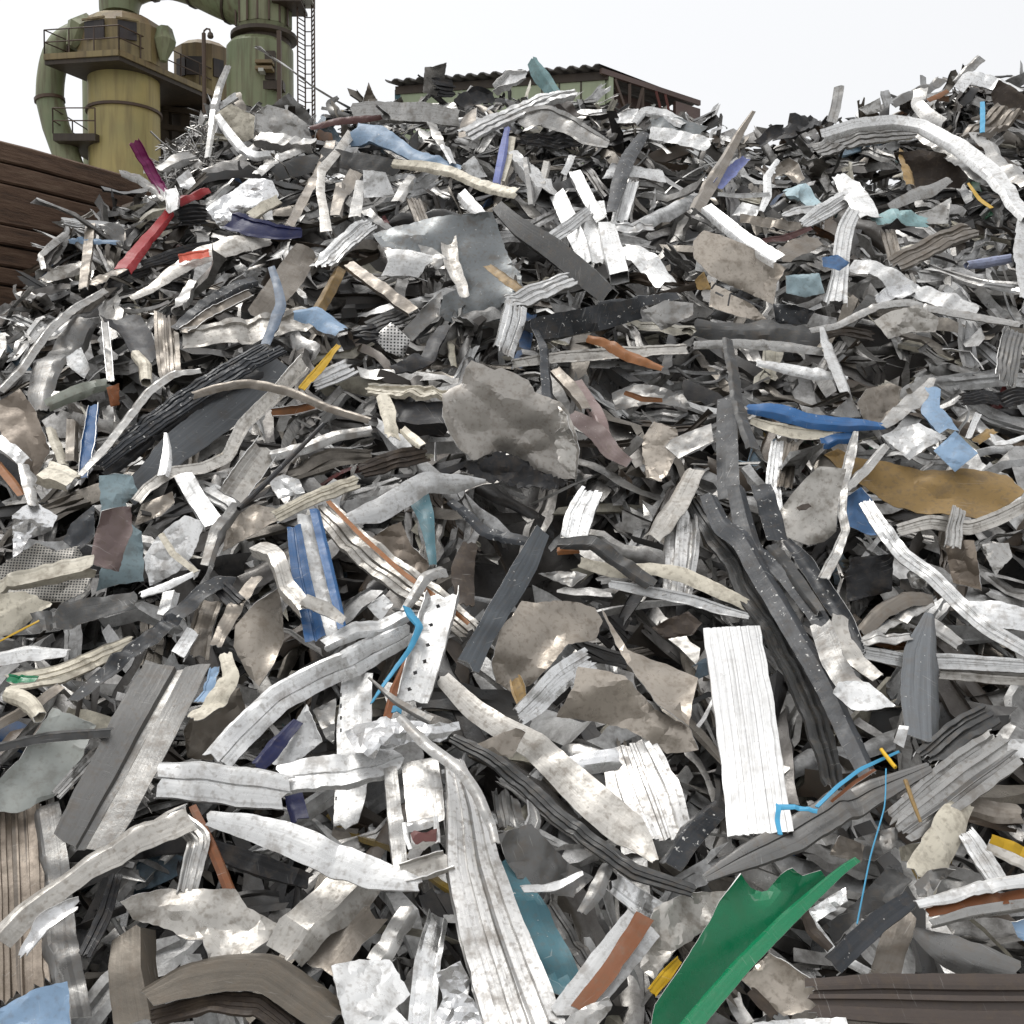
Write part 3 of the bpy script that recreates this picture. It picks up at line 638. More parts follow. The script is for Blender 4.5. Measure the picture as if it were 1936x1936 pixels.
plant_mat('glassdark', (.018, .016, .018), (.04, .03, .03), amt=.2); plant_mat('redpaint', (.17, .05, .04), (.13, .05, .04), amt=.3); plant_mat('palepaint', (.5, .5, .42), (.45, .45, .4), amt=.3)
D0 = 47.0
def pz(py, D): return CAM.z + ray(968, py).z * D
def pxy(px, py, D): p = P3(px, py, D); return p
def axis(px, D, py=150): p = P3(px, py, D); return Vector((p.x, p.y, 0))
sc_ = lambda px, D: px / FPX * D
tower = empty('dust_tower', axis(234, 47.5)); tag(tower, 'old yellow and green dust extraction tower with ducts and railed platforms behind the heap', 'industrial tower')
ca_ = axis(234, 47.5); R0 = sc_(65, 47.5)
def cyl(c, r, z0, z1, mat, name, n=40, extra=()):
    m = MB(); m.lathe(c, [(0.001, z0), (r, z0), (r, z1), (0.001, z1)], n); return m.build(name, mat, parent=tower, angle=40)
def zc(py): return pz(py, 47.5)
def zf(py): return pz(py, 45.7)
cyl(ca_, R0, 0, zc(104), 'khaki', 'column')
m = MB(); m.lathe(ca_, [(R0, zc(217)), (R0 + .10, zc(217)), (R0 + .10, zc(212)), (R0, zc(212))]); m.build('flange_ring', 'railrust', tower)
c2 = axis(184, 51); cyl(c2, sc_(27, 51), 0, pz(120, 51), 'plantgreen', 'pipe_column')
# platform
Cn = P3(225, 94, 45.0); zd = Cn.z
def onz(px, py, z): d = ray(px, py); return CAM + d * ((z - CAM.z) / d.z)
Lc, Rc = onz(84, 103, zd), onz(445, 192, zd); bk = Lc + (Rc - Cn)
th_ = .42
def deck(cs, z, t, name, mat):
    m = MB(); m.hexa([Vector((p.x, p.y, z - t)) for p in cs] + [Vector((p.x, p.y, z)) for p in cs]); return m.build(name, mat, tower, smooth=False)
dk = deck([Lc, Cn, Rc, bk], zd, th_, 'platform', 'plantdark')
m = MB()
for p, q in ((Lc, Cn), (Cn, Rc), (Lc, bk)):
    a_ = Vector((p.x, p.y, zd - .12)); b_ = Vector((q.x, q.y, zd - .12)); nn = (b_ - a_).cross(Vector((0, 0, 1))).normalized() * .04
    if nn.y > 0 and p is not Lc: nn = -nn
    m.bar(a_ + nn, b_ + nn, .07, .24)
m.build('edge_beam', 'plantbrown', tower, smooth=False)
def railing(segs, z, h, step=1.1, r=.03, name='railing'):
    m = MB()
    for p, q in segs:
        p = Vector((p.x, p.y, z)); q = Vector((q.x, q.y, z)); k = max(1, int((q - p).length / step))
        for i in range(k + 1):
            a_ = p.lerp(q, i / k); m.tube([a_, a_ + Vector((0, 0, h))], r, 6)
        for f in (.5, 1): m.tube([p + Vector((0, 0, h * f)), q + Vector((0, 0, h * f))], r * .9, 6)
    return m.build(name, 'railrust', tower)
railing([(Lc, Cn), (Cn, Rc), (Lc, bk)], zd, 1.0)
# drum house on the platform
zb, zt = zd, zf(36)
m = MB(); Rr = sc_(84, 47.5); pr = []
m.lathe(ca_, [(Rr * .97, zb), (Rr, zb + .02), (Rr, zt), (Rr * .97, zt + .08), (Rr * .88, zt + .34), (Rr * .66, zt + .58), (Rr * .42, zt + .70), (.01, zt + .76)], 10); drum = m.build('filter_drum', 'plantbrown', tower, smooth=False)
def panel_on(c, r, ang, w_, z0, z1, name, mat, parent, off=.03):
    d_ = Vector((sin(ang), -cos(ang), 0)); t_ = Vector((cos(ang), sin(ang), 0)); m = MB()
    p = c + d_ * (r + off); m.box((p.x, p.y, (z0 + z1) / 2), (w_, .07, z1 - z0), (t_, d_, Vector((0, 0, 1)))); return m.build(name, mat, parent, smooth=False)
for an, ww in ((-.30, .95), (.42, .75)):
    wdw = panel_on(ca_, Rr * .955, an, ww, zf(74), zf(40), 'louvre_hatch', 'glassdark', tower, .06)
    panel_on(ca_, Rr * .955, an, ww + .15, zf(39), zf(35.5), 'hood', 'plantbrown', tower, .14)
m = MB(); hh = axis(158, 47); m.tube([Vector((hh.x - .25, hh.y - .6, zf(78))), Vector((hh.x + .1, hh.y - .5, zf(44))), Vector((hh.x + .5, hh.y - .3, zf(28)))], [.25, .62, .5], 8); m.build('inlet_cone', 'plantgreen', tower, smooth=False)
m = MB(); hh = axis(318, 47.3); m.tube([Vector((hh.x - .05, hh.y - .5, zc(128))), Vector((hh.x, hh.y - .4, zc(92))), Vector((hh.x - .1, hh.y - .2, zc(66)))], [.14, .48, .36], 8); m.build('outlet_cone', 'plantgreen', tower, smooth=False)
# second, smaller drum
c3_ = axis(386, 51); r3 = sc_(56, 51); m = MB(); m.lathe(c3_, [(r3, pz(200, 51)), (r3, pz(102, 51)), (r3 * .7, pz(90, 51)), (.01, pz(84, 51))], 12); m.build('filter_drum', 'plantbrown', tower, smooth=False)
for an, ww in ((-.55, .55), (.0, .85), (.75, .5)): panel_on(c3_, r3 * .96, an, ww, pz(142, 49.7), pz(108, 49.7), 'louvre_hatch', 'glassdark', tower, .05)
# overhead duct from the drum to the hood
def pp(px, py, D): return P3(px, py, D)
arch = [(226, 30, 47.5), (226, 4, 47.5), (236, -22, 47.5), (266, -42, 47.4), (318, -50, 47.2), (372, -36, 47), (425, -12, 46.8), (490, 14, 46.6)]
m = MB(); m.tube([pp(*a_) for a_ in [tuple(c) for c in catmull(arch, 28)]], [sc_(36 + min(10, k_), 47) for k_ in range(28)], 18); m.build('duct', 'plantgreen', tower)
cm_ = catmull(arch, 28)
for k_ in (9, 17, 23):
    a_, b_ = pp(*tuple(cm_[k_])), pp(*tuple(cm_[k_ + 1])); d_ = (b_ - a_).normalized(); m = MB(); m.tube([a_ - d_ * .05, a_ + d_ * .05], sc_(36 + min(10, k_) + 3, 47), 20); m.build('flange_ring', 'plantdark', tower)
# left elbow duct
el = [(185, 60, 47.6), (150, 66, 47.3), (120, 82, 47), (104, 110, 47), (96, 150, 47), (94, 190, 47)]
m = MB(); m.tube([pp(*tuple(c)) for c in catmull(el, 16)], sc_(25, 47), 16); m.build('duct', 'plantgreen', tower)
m = MB(); m.tube([pp(94, 190, 47), pp(106, 240, 47), pp(135, 320, 47), pp(170, 420, 47)], sc_(25, 47), 16); m.build('duct', 'plantgreen', tower)
m = MB(); m.tube([pp(93.6, 187, 47), pp(94.4, 193, 47)], sc_(28, 47), 18); m.build('flange_ring', 'railrust', tower)
# small lower platform
za = pz(258, 46.4); a_, b_, c_, d_ = onz(100, 252, za), onz(180, 252, za), onz(190, 262, za) + Vector((1, 2.5, 0)), onz(112, 262, za) + Vector((.4, 2.5, 0))
deck([a_, b_, c_, d_], za, .3, 'platform', 'plantdark'); railing([(a_, b_), (a_, d_)], za, 1.05)
# support structure under the platform, its shade put into a dark brown colour
m = MB()
for px in (312, 352, 398):
    q = axis(px, 51); m.box((q.x, q.y, pz(150, 51) / 2), (.45, .45, pz(150, 51)))
q = axis(350, 52); m.box((q.x, q.y, pz(190, 52) - 4), (2.3, .3, 9)); 
for py in (205, 240, 280): m.bar(P3(310, py, 50.7), P3(400, py + 12, 50.7), .22)
m.build('support_frame', 'plantdark', tower, smooth=False)
# right-hand hood, neck and fan drum
hc = axis(500, 46.5); hw = sc_(52, 46.5)
m = MB(); z1, z0 = pz(-30, 46.5), pz(58, 46.5)
m.lathe(hc, [(hw * .8, pz(86, 46.5)), (hw * 1.0, z0), (hw * 1.02, z0 + .02), (hw * 1.02, z1)], 8); m.build('hood', 'plantgreen', tower, smooth=False)
m = MB()
for k in range(7):
    an = -1.2 + k * .4; d_ = Vector((sin(an), -cos(an), 0)); p = hc + d_ * hw * 1.0; m.box((p.x, p.y, (z0 + z1) / 2), (.07, .12, z1 - z0))
m.build('stiffener_ribs', 'railrust', tower, smooth=False)
m = MB(); m.lathe(hc, [(sc_(50, 46.5), pz(80, 46.5)), (sc_(62, 46.5), pz(77, 46.5)), (sc_(62, 46.5), pz(70, 46.5)), (sc_(50, 46.5), pz(68, 46.5))], 28); m.build('flange_ring', 'plantdark', tower)
m = MB(); m.lathe(hc, [(sc_(50, 46.5), pz(90, 46.5)), (sc_(48, 46.5), pz(66, 46.5))], 28); m.build('neck', 'plantdark', tower)
m = MB(); dc = axis(492, 46.5); m.lathe(dc, [(sc_(62, 46.5), pz(420, 46.5)), (sc_(62, 46.5), pz(96, 46.5)), (sc_(54, 46.5), pz(86, 46.5)), (.01, pz(84, 46.5))], 30); m.build('fan_drum', 'plantgreen', tower)
for (x0, x1, y0, y1, mt_, nm_) in ((476, 520, 96, 150, 'plantdark', 'motor_box'), (482, 514, 112, 118, 'plantbrown', 'vent_slot'), (482, 514, 124, 130, 'plantbrown', 'vent_slot'), (488, 498, 128, 134, 'palepaint', 'gauge'), (462, 474, 100, 170, 'plantbrown', 'cable_box'), (470, 535, 152, 168, 'plantdark', 'motor_base')):
    m = MB(); off = 1.75 if nm_ in ('vent_slot', 'gauge') else 1.3
    p, q = P3(x0, y0, 46.5 - off), P3(x1, y1, 46.5 - off); m.box(((p.x + q.x) / 2, (p.y + q.y) / 2 + .25, (p.z + q.z) / 2), (q.x - p.x, .5, p.z - q.z)); m.build(nm_, mt_, tower, smooth=False)
q0 = axis(528, 44.8); m = MB(); m.box((q0.x, q0.y, pz(60, 44.8) / 2), (.16, .16, pz(60, 44.8))); m.build('post', 'railrust', tower, smooth=False)
m = MB(); p = P3(545, -6, 46); m.box((p.x, p.y, pz(2, 46) + 1), (2.0, 1.5, 2.0)); m.build('access_box', 'palepaint', tower, smooth=False)
m = MB(); p = P3(548, 14, 46); m.box((p.x, p.y, p.z), (1.2, 1.6, .12)); m.build('grating', 'plantdark', tower, smooth=False)
# ladder and lamp
lad = empty('access_ladder', axis(578, 46)); tag(lad, 'tall thin caged steel ladder at the right side of the tower', 'ladder')
m = MB()
for px in (563, 573, 586, 595):
    q = axis(px, 46); q.y += .5 if px in (573, 586) else 0; m.box((q.x, q.y, pz(-40, 46) / 2), (.055, .055, pz(-40, 46)))
lr = m.build('rail', 'railrust', lad, smooth=False)
m = MB(); py = -30
while py < 330:
    a_, b_ = P3(563, py, 46), P3(573, py, 46); a_.z = b_.z; m.tube([a_, b_ + Vector((0, .5, 0))], .025, 5)
    a_, b_ = P3(586, py, 46), P3(595, py, 46); b_.z = a_.z; m.tube([a_ + Vector((0, .5, 0)), b_], .025, 5)
    if int((py + 30) / 9) % 3 == 0:
        a_, b_ = P3(573, py, 46), P3(586, py, 46); a_.z = b_.z; m.tube([a_ + Vector((0, .5, 0)), b_ + Vector((0, .5, 0))], .025, 5)
    py += 9
m.build('rung', 'railrust', lad)
lamp = empty('lamp_post', axis(386, 44.6)); tag(lamp, 'slim dark lamp post with a small hooked head in front of the tower', 'lamp post')
q = axis(386, 44.6); m = MB(); m.tube([q, Vector((q.x, q.y, pz(64, 44.6)))], .085, 8); m.build('pole', 'railrust', lamp)
m = MB(); a0 = Vector((q.x, q.y, pz(64, 44.6))); m.tube([a0, a0 + Vector((.02, 0, .10)), a0 + Vector((.12, 0, .18)), a0 + Vector((.24, 0, .16)), a0 + Vector((.26, 0, .05))], .04, 8); m.build('arm', 'railrust', lamp)
m = MB(); m.lathe(a0 + Vector((.27, 0, 0)), [(.03, .06), (.10, 0), (.13, -.13), (.09, -.2), (.01, -.22)], 14); m.build('lamp_head', 'plantdark', lamp)

# ---------------------------------------------------------------- shed behind the heap
DS = 21.0
C0 = P3(1150, 131, DS); zr = C0.z
L0 = onz(748, 160, zr); R0_ = onz(1322, 188, zr); B0 = L0 + (R0_ - C0)
shed = empty('shed', (C0.x, C0.y, 0)); tag(shed, 'pale green shed with a grey corrugated roof standing behind the heap crest', 'shed')
fd = (L0 - C0); fl = fd.length; fd.normalize(); rd = (R0_ - C0); rl = rd.length; rd.normalize(); fn_ = Vector((-fd.y, fd.x, 0)); fn_ = fn_ if fn_.y < 0 else -fn_
m = MB(); N_ = 17 * 8; vs = []; up_ = Vector((0, 0, 1))
for i in range(N_ + 1):
    s = i / N_; ph = (i % 8) / 8.0; h = .05 * (1 if ph < .3 else (1 - (ph - .3) / .2 if ph < .5 else (0 if ph < .8 else (ph - .8) / .2)))
    e_ = C0 + fd * (fl * s) - rd * .25
    vs += [e_ + up_ * (h), e_ + up_ * (h - .025), e_ + rd * (rl + .25) + up_ * (h - .10), e_ + rd * (rl + .25) + up_ * (h - .125)]
fs = []
for i in range(N_):
    a_ = i * 4; b_ = a_ + 4; fs += [(a_, b_, b_ + 2, a_ + 2), (a_ + 1, a_ + 3, b_ + 3, b_ + 1), (a_, a_ + 1, b_ + 1, b_), (a_ + 2, b_ + 2, b_ + 3, a_ + 3)]
m.add(vs, fs); m.build('roof', 'roofgrey', shed, smooth=False)
def slab(p, q, z0, z1, t, name, mat, nrm):
    m = MB(); m.hexa([Vector((a.x, a.y, z0)) for a in (p, q, q - nrm * t, p - nrm * t)] + [Vector((a.x, a.y, z1)) for a in (p, q, q - nrm * t, p - nrm * t)]); return m.build(name, mat, shed, smooth=False)
wp, wq = C0 + fd * .06, L0 - fd * .1
slab(wp, wq, 0, zr - .16, .1, 'wall', 'shedgreen', fn_)
slab(C0 + fn_ * .03 + fd * .0, L0 + fn_ * .03, zr - .20, zr - .045, .1, 'eave_beam', 'plantdark', fn_)
for s in (.30, .55, .75): 
    p = C0 + fd * (fl * s * .4) + fn_ * .012; slab(p, p + fd * .03, 0, zr - .2, .02, 'panel_joint', 'plantdark', fn_)
sn = Vector((rd.y, -rd.x, 0))
slab(C0 + sn * .02, C0 + sn * .02 + rd * .12, 0, zr - .05, .14, 'post', 'shedgreen', sn)
slab(C0 + sn * .04 + rd * -.2, R0_ + sn * .04, zr - .13, zr - .03, .07, 'fascia', 'shedrust', sn)
slab(C0 + rd * .1 - sn * .5, R0_ - sn * .5, 0, zr - .15, .08, 'rear_panel', 'shedrust', sn)
m = MB()
for (f0, za_, f1, zb_) in ((.06, -.15, .30, -1.25), (.36, -.15, .22, -1.25), (.22, -.15, .22, -1.3), (.36, -.15, .36, -1.3)):
    p, q = C0 + rd * (rl * f0), C0 + rd * (rl * f1); m.bar(Vector((p.x, p.y, zr + za_)), Vector((q.x, q.y, zr + zb_)), .06)
m.build('truss', 'railrust', shed, smooth=False)
m = MB()
for (f0, za_, f1, zb_) in ((.5, -.12, .68, -1.2), (.60, -.12, .76, -1.2)):
    p, q = C0 + rd * (rl * f0) + sn * .01, C0 + rd * (rl * f1) + sn * .01; m.bar(Vector((p.x, p.y, zr + za_)), Vector((q.x, q.y, zr + zb_)), .05)
m.build('brace', 'redpaint', shed, smooth=False)
slab(R0_ - rd * .75 + sn * .03, R0_ + sn * .03, 0, zr - .2, .08, 'end_panel', 'shedrust', sn)
slab(L0 - fd * .10, L0 + fd * .02, zr - .9, zr - .1, .1, 'gutter_pipe', 'teal', fn_)

# ================================================================ the scrap pieces
# ---- top left of the heap
S('A','strip','purple painted strip sticking up in front of the yellow column','magenta','695,740 770,870 815,950 860,1020',[50,52,48,40],'U',l=4,roll=5,jag=.3)
S('A','strip','short red bar pointing up right from the white hub','red','930,1055 1010,1010 1085,985',[50,50,44],'L',l=5)
S('A','strip','long red painted bar running down left from the white hub','red','890,1100 800,1210 725,1295 640,1395',[48,54,58,70],'L',l=5,jag=.3)
S('A','crum','white metal clip where the red and purple bars meet','white','890,985 905,1040 905,1100',[50,66,50],'U',l=6,crum=.15)
S('A','strip','grey bent strip reaching left from the white hub','lgrey','625,900 720,930 800,985 870,1040',[30,48,50,40],'curve',l=4)
S('A','strip','dark navy painted piece lying across the silver foil','navy','1200,1150 1320,1180 1440,1218 1575,1215',[95,105,75,48],'curve',l=5,jag=.3)
S('A','strip','bright coral tongue of plastic under a long white strip','coral','930,1352 1010,1335 1090,1318',[42,48,40],'curve',l=4,dent=.1)
S('A','strip','long white tapering strip passing below the navy piece','dwhite','680,1560 800,1500 920,1410 1050,1335 1240,1275 1405,1252',[28,50,65,90,100,60],'curve',l=3)
Q('A','crum','crumpled silver foil sheet behind the navy piece','foil','1072,1095 1120,1050 1200,1000 1300,930 1420,955 1455,1030 1390,1110 1250,1130 1235,1215 1150,1190',l=3,crum=.07,creases=3)
S('A','strip','tall thin pale strip standing upright above the heap crest','lgrey','1190,340 1145,450 1115,570 1098,700 1080,820',[26,34,36,30,24],'L',l=3,roll=10)
Q('A','sheet','cream folded sheet at the crest beside the tall thin strip','cream','1128,592 1205,540 1330,605 1325,720 1270,742 1200,680',l=2,up=.3,crum=.05)
Q('A','sheet','broad light grey sheet slumped over the crest below a grey triangle','lgrey','1330,600 1395,555 1500,580 1600,650 1632,735 1500,720 1330,690',l=3,up=.55,crum=.05,bulge=.08)
Q('A','sheet','grey triangular sheet standing on the left crest','mgrey','1418,552 1505,488 1600,580 1650,650 1600,672',l=1,up=.2)
S('A','prof','white folded edge below the cream sheet, hooked at its end','white','1128,598 1190,690 1270,785 1340,812 1432,800',[40,48,52,48,30],'L',l=4)
S('A','prof','pale profile end on edge below the broad light grey sheet','lgrey','1335,712 1450,722 1560,740 1632,738',50,'C',l=4)
S('A','strip','dark red strip lying level on the crest','maroon','1615,668 1760,632 1930,615 1990,606',[20,36,40,30],'curve',l=3)
S('A','prof','long brownish bar leaning beside the white S-shaped strip','taupe','1722,735 1660,880 1590,1020 1508,1175',[60,56,56,50],'L',l=3)
S('A','strip','white strip bent in an S, wide at its foot','dwhite','1835,695 1755,800 1678,890 1672,1000 1690,1100 1702,1212',[50,40,46,46,44,60],'curve',l=4,roll=-20)
S('A','prof','small white bar lying on the crest beside the tall thin strip','white','1135,562 1232,498',[26,28],'C',l=4)
S('A','strip','dark curled shard on the crest against the sky','mgrey','1765,508 1718,540 1738,585 1820,612',[18,36,44,30],'curve',l=1,up=.1)
S('A','prof','upright grey bar at the left flank of the heap','taupe','472,1168 455,1320 432,1505',[44,44,38],'C',l=4,roll=8)
S('A','strip','pale blue strip near the timber wall','lblue','368,1250 480,1256 610,1262',[28,34,24],'curve',l=4)
S('A','prof','bundle of thin white strips at the left end of the flank','white','325,1150 450,1168 560,1180 645,1192',[34,44,50,40],'rib',l=3)
S('A','strip','looped grey strip curling out at the left flank','lgrey','345,1222 265,1285 212,1335 228,1405',[34,36,28,24],'curve',l=4)
Q('A','sheet','wedge of light sheet below the looped strip','dwhite','203,1452 300,1392 475,1352 500,1400 380,1442 245,1478',l=3)
Q('A','sheet','grey sheet under the thin white strips on the flank','mgrey','510,1172 620,1158 652,1200 640,1292 560,1230',l=3)
S('A','strip','taupe strip beside the foot of the upright grey bar','taupe','475,1485 560,1442 655,1398',[34,36,24],'curve',l=3)
S('A','prof','long curved edge profile sweeping down the far left','lgrey','550,1512 380,1612 272,1702 185,1818 110,1930 0,2040',[38,46,48,46,44,40],'L',l=4)
S('A','strip','broad dark grey curved plate at the left with scuffed paint','mgrey','445,1655 335,1775 255,1885 205,2060 195,2150',[110,140,140,120,80],'curve',l=3)
Q('A','sheet','small white sheet between the grey curved plate and black lump','white','345,1858 422,1808 470,1925 440,1975 345,1900',l=3)
S('A','crum','black crumpled sheet left of the upright ribbed profiles','black','600,1640 680,1705 725,1785 780,1880',[130,150,140,90],'dish',l=2,crum=.15)
S('A','prof','upright ribbed grey profile left of the long white base strip','taupe','862,1648 872,1790 885,1940 905,1960',[110,122,122,112],'rib',l=3)
S('A','prof','narrow grey profile left of the black crumpled sheet','mgrey','548,1682 560,1800 578,1990',[32,36,32],'U',l=3)
S('A','strip','dark slate blue strip bowed in the middle','slateblue','1415,1392 1450,1500 1465,1590 1430,1690 1385,1800',[34,44,54,54,44],'curve',l=5)
S('A','strip','pale blue rounded sheet right of the slate blue strip','lblue','1532,1640 1640,1645 1710,1690 1785,1725',[50,95,100,60],'curve',l=4)
S('A','strip','broad scuffed taupe plank leaning above the slate blue strip','taupe','1605,1290 1520,1430 1430,1545 1335,1655',[120,145,140,110],'flat',l=2,up=.35)
S('A','strip','long pale base strip left of the pale blue rounded sheet','dwhite','960,1775 1150,1742 1350,1702 1625,1645',[95,120,120,90],'curve',l=3)
S('A','prof','shiny ribbed silver profile right of the taupe plank','mill','1672,1385 1800,1262 1935,1158',[80,90,84],'rib',l=4)
S('A','prof','black ribbed profile beneath the coral tongue','black','738,1382 860,1342 1000,1300 1180,1268',[42,56,52,36],'rib',l=3)
S('A','prof','ochre stained bar under the shiny ribbed silver profile','ochre','1782,1395 1722,1520 1665,1622',[56,62,54],'L',l=3)
S('A','prof','dark grey bar above the long pale base strip','anth','920,1712 1090,1572 1250,1482 1335,1460',[52,64,58,40],'L',l=3)
S('A','strip','taupe strip below the dark grey bar','taupe','955,1732 1100,1638 1310,1532',[40,48,36],'U',l=4)
S('A','prof','short pale bar above the dark grey bar','lgrey','918,1605 960,1540 1005,1465',[36,42,34],'C',l=4)
S('A','crum','black pleated scrap just right of the white hub','black','930,1130 1010,1120 1085,1120',[90,110,90],'wave',l=3)
Q('A','crum','white lump above the white hub','white','918,930 985,878 1022,955 985,990 940,975',l=3,crum=.08)
S('A','strip','grey plate above the white lump','mgrey','830,890 930,832 1010,812',[60,80,60],'curve',l=2)
S('A','strip','dark plate below the pale profile end at the crest','graphite','1425,905 1540,872 1660,850',[80,100,90],'flat',l=2)
S('A','strip','light strip leaning up to the hooked white edge','lgrey','1340,912 1440,835 1620,758',[36,42,30],'curve',l=3)
S('A','strip','upright taupe slat right of the S-shaped strip','taupe','1775,955 1762,1130',[46,42],'L',l=3)
S('A','strip','upright grey slat beside the white square sheet','lgrey','1885,945 1850,1135',[56,60],'flat',l=3)
S('A','prof','cream channel above the navy piece','cream','1308,1122 1380,1078 1455,1038',[44,48,46],'C',l=4)
Q('A','sheet','bent grey sheet just below the wire trimmings','lgrey','850,880 930,830 1000,800 1060,850 1010,905 900,925',l=1,crum=.05)
# ---- top middle
Q('B','sheet','upright grey plate sticking up before the shed roof','lgrey','505,350 545,348 620,326 606,420 566,500 495,482',l=2,up=.05,crum=.01)
S('B','prof','long grey channel lying level along the crest','lgrey','130,580 300,572 500,588 690,618',[78,92,95,80],'C',l=4,up=.35)
Q('B','sheet','pointed taupe shard on the skyline left of the long level channel','taupe','180,535 212,430 238,490 262,532',l=1,up=.1)
S('B','strip','blue bent sheet below the long level channel, narrowing to the right','lblue','130,700 250,702 370,762 480,820 690,885',[110,95,60,62,36],'curve',l=4,dent=.08)
S('B','prof','long cream gutter profile curving below the blue bent sheet','cream','335,850 500,862 650,892 780,952 900,988 990,1000',[36,46,48,46,50,42],'L',l=5)
S('B','prof','long white ribbed channel poking up right at the crest','white','720,695 850,635 1000,562 1130,500 1280,475',[80,76,70,66,60],'rib',l=5)
S('B','prof','grey bent duct lying right of the white ribbed channel','lgrey','1000,640 1120,605 1230,640 1340,705 1465,755',[100,105,100,95,40],'curve',l=4)
S('B','strip','pale teal strip sticking up against the shed','mint','1058,310 1100,390 1175,490',[56,80,66],'L',l=3,up=.1)
S('B','strip','brownish bar continuing below the pale teal strip','brown','1170,485 1230,545 1295,605',[60,66,44],'L',l=3)
S('B','crum','white twisted scrap left of the pale teal strip','white','890,478 970,425 1035,395',[50,66,40],'U',l=2,crum=.15)
S('B','crum','black crumpled sheet on the crest below the shed wall','black','690,545 780,495 870,510',[80,95,60],'dish',l=2,crum=.25)
S('B','prof','black ribbed block below the upright grey plate','black','560,450 660,460',[90,84],'rib',l=3)
S('B','strip','blue violet rod standing left of the cream rod','periwinkle','935,660 910,800 880,955',[24,44,40],'L',l=4)
S('B','strip','cream rod standing right of the blue violet rod','cream','962,715 938,830 905,945',[34,40,34],'C',l=3)
S('B','tube','white square tube slanting down right of the cream rod','white','962,788 1060,892 1165,1012',[44,54,58],'tube',l=3)
S('B','strip','dark slat crossing the white square tube','mgrey','1030,820 1050,950 1062,1065',[30,34,32],'L',l=4)
S('B','prof','white bar at the left of the splayed white bundle','white','1195,1010 1250,1130 1310,1270 1345,1375',[80,88,86,60],'C',l=3)
S('B','prof','white channel at the top of the splayed white bundle','white','1288,895 1365,1050 1425,1145',[58,62,56],'C',l=4)
S('B','prof','white ribbed bar crossing the foot of the splayed white bundle','white','1145,1258 1260,1180 1365,1098',[62,66,52],'rib',l=4)
S('B','crum','torn white sheet at the heart of the splayed white bundle','white','1405,1040 1400,1160 1385,1370',[70,130,100],'dish',l=3,crum=.15,jag=.5)
S('B','tube','open ended white tube at the right of the splayed bundle','white','1452,1165 1490,1300 1520,1430',[80,94,96],'tube',l=4,jag=.05)
S('B','strip','white strip reaching right from the splayed white bundle','white','1480,1180 1580,1192 1695,1186',[40,48,30],'curve',l=4)
S('B','strip','small white slat above the splayed white bundle','white','1228,912 1280,815',[34,34],'flat',l=4)
S('B','strip','dark curved blade crossing in front of a white ribbed profile','anth','1652,695 1570,820 1520,950 1478,1105',[50,74,76,50],'curve',l=5)
S('B','prof','white ribbed profile behind the dark curved blade','ribmill','1578,945 1550,1040 1518,1155',[84,88,80],'rib',l=3)
Q('B','sheet','flat white sheet left of the twisted grey scraps under the right crest','white','1430,932 1482,850 1600,860 1750,878 1770,942 1600,920',l=3,up=.8)
S('B','strip','white sheet strip lying at the right end of the crest','white','1680,690 1800,712 1990,755',[66,76,70],'flat',l=3,up=.75)
S('B','strip','bluish grey slab behind the white sheet strip at the crest','bluegrey','1680,640 1800,655 1960,690',[60,80,60],'flat',l=2,up=.7)
Q('B','sheet','small white triangle of sheet at the crest below the open shed side','white','1488,602 1560,572 1622,570 1600,642 1510,645',l=3,up=.7)
S('B','strip','thin white bent strip over the bluish grey slab','white','1600,640 1650,580 1760,590 1860,645',[34,46,44,30],'L',l=3)
Q('B','crum','great torn blue grey sheet in the upper middle of the heap','bluegrey','230,1215 330,1180 420,1160 500,1132 700,1115 860,1100 905,1205 945,1330 1010,1440 1015,1500 900,1600 925,1680 800,1715 700,1722 575,1640 600,1540 690,1500 600,1350 500,1320 280,1290',l=2,up=.45,crum=.035,rag=.5,res=26)
S('B','prof','white curved profile lying on the left of the torn blue grey sheet','white','290,1375 400,1368 515,1395',[120,135,130],'curve',l=4,up=.2)
Q('B','sheet','grey flap on the torn blue grey sheet','lgrey','470,1272 545,1290 622,1345 622,1402 560,1405 495,1330',l=4,crum=.05)
S('B','strip','tan strip lying on the right of the torn blue grey sheet','ochre','838,1382 930,1452 1030,1530',[44,56,44],'L',l=4)
S('B','crum','crumpled white and grey patch down the middle of the torn blue grey sheet','dwhite','628,1235 645,1360 690,1470 712,1545',[90,84,66,50],'dish',l=4,crum=.18)
S('B','tube','long dark grey box profile running down right of the torn sheet','graphite','880,1070 1000,1182 1170,1295 1320,1420 1455,1540',[60,95,110,115,90],'tube',l=4,jag=.1,folds=0,dent=.02,kink=.1)
S('B','prof','white ribbed bar at the foot of the long dark box profile','white','945,1568 1100,1522 1275,1452',[70,84,72],'rib',l=5)
S('B','prof','silver profile bent over like a hook below the torn sheet','mill','985,1585 962,1700 915,1840',[112,116,108],'rib',l=5)
S('B','prof','dark charcoal channel lying level right of the hooked silver profile','anth','1075,1722 1250,1690 1430,1655 1625,1608',[120,128,126,110],'C',l=4,up=.3)
S('B','strip','thin charcoal beam above the dark charcoal channel','anth','1415,1588 1600,1562 1835,1535',[60,64,50],'L',l=4)
Q('B','sheet','pale plate at the right end of the dark charcoal channel','lgrey','1640,1622 1760,1572 1905,1590 1900,1652 1742,1722',l=4,up=.55)
S('B','prof','white arched profile right of the open ended tube','white','1530,1308 1622,1330 1702,1402 1762,1485',[80,105,110,100],'curve',l=4)
Q('B','sheet','grey plate leaning at the lower left of the torn sheet','mgrey','370,1742 440,1670 505,1598 592,1518 582,1650 510,1710 440,1782',l=4,up=.4)
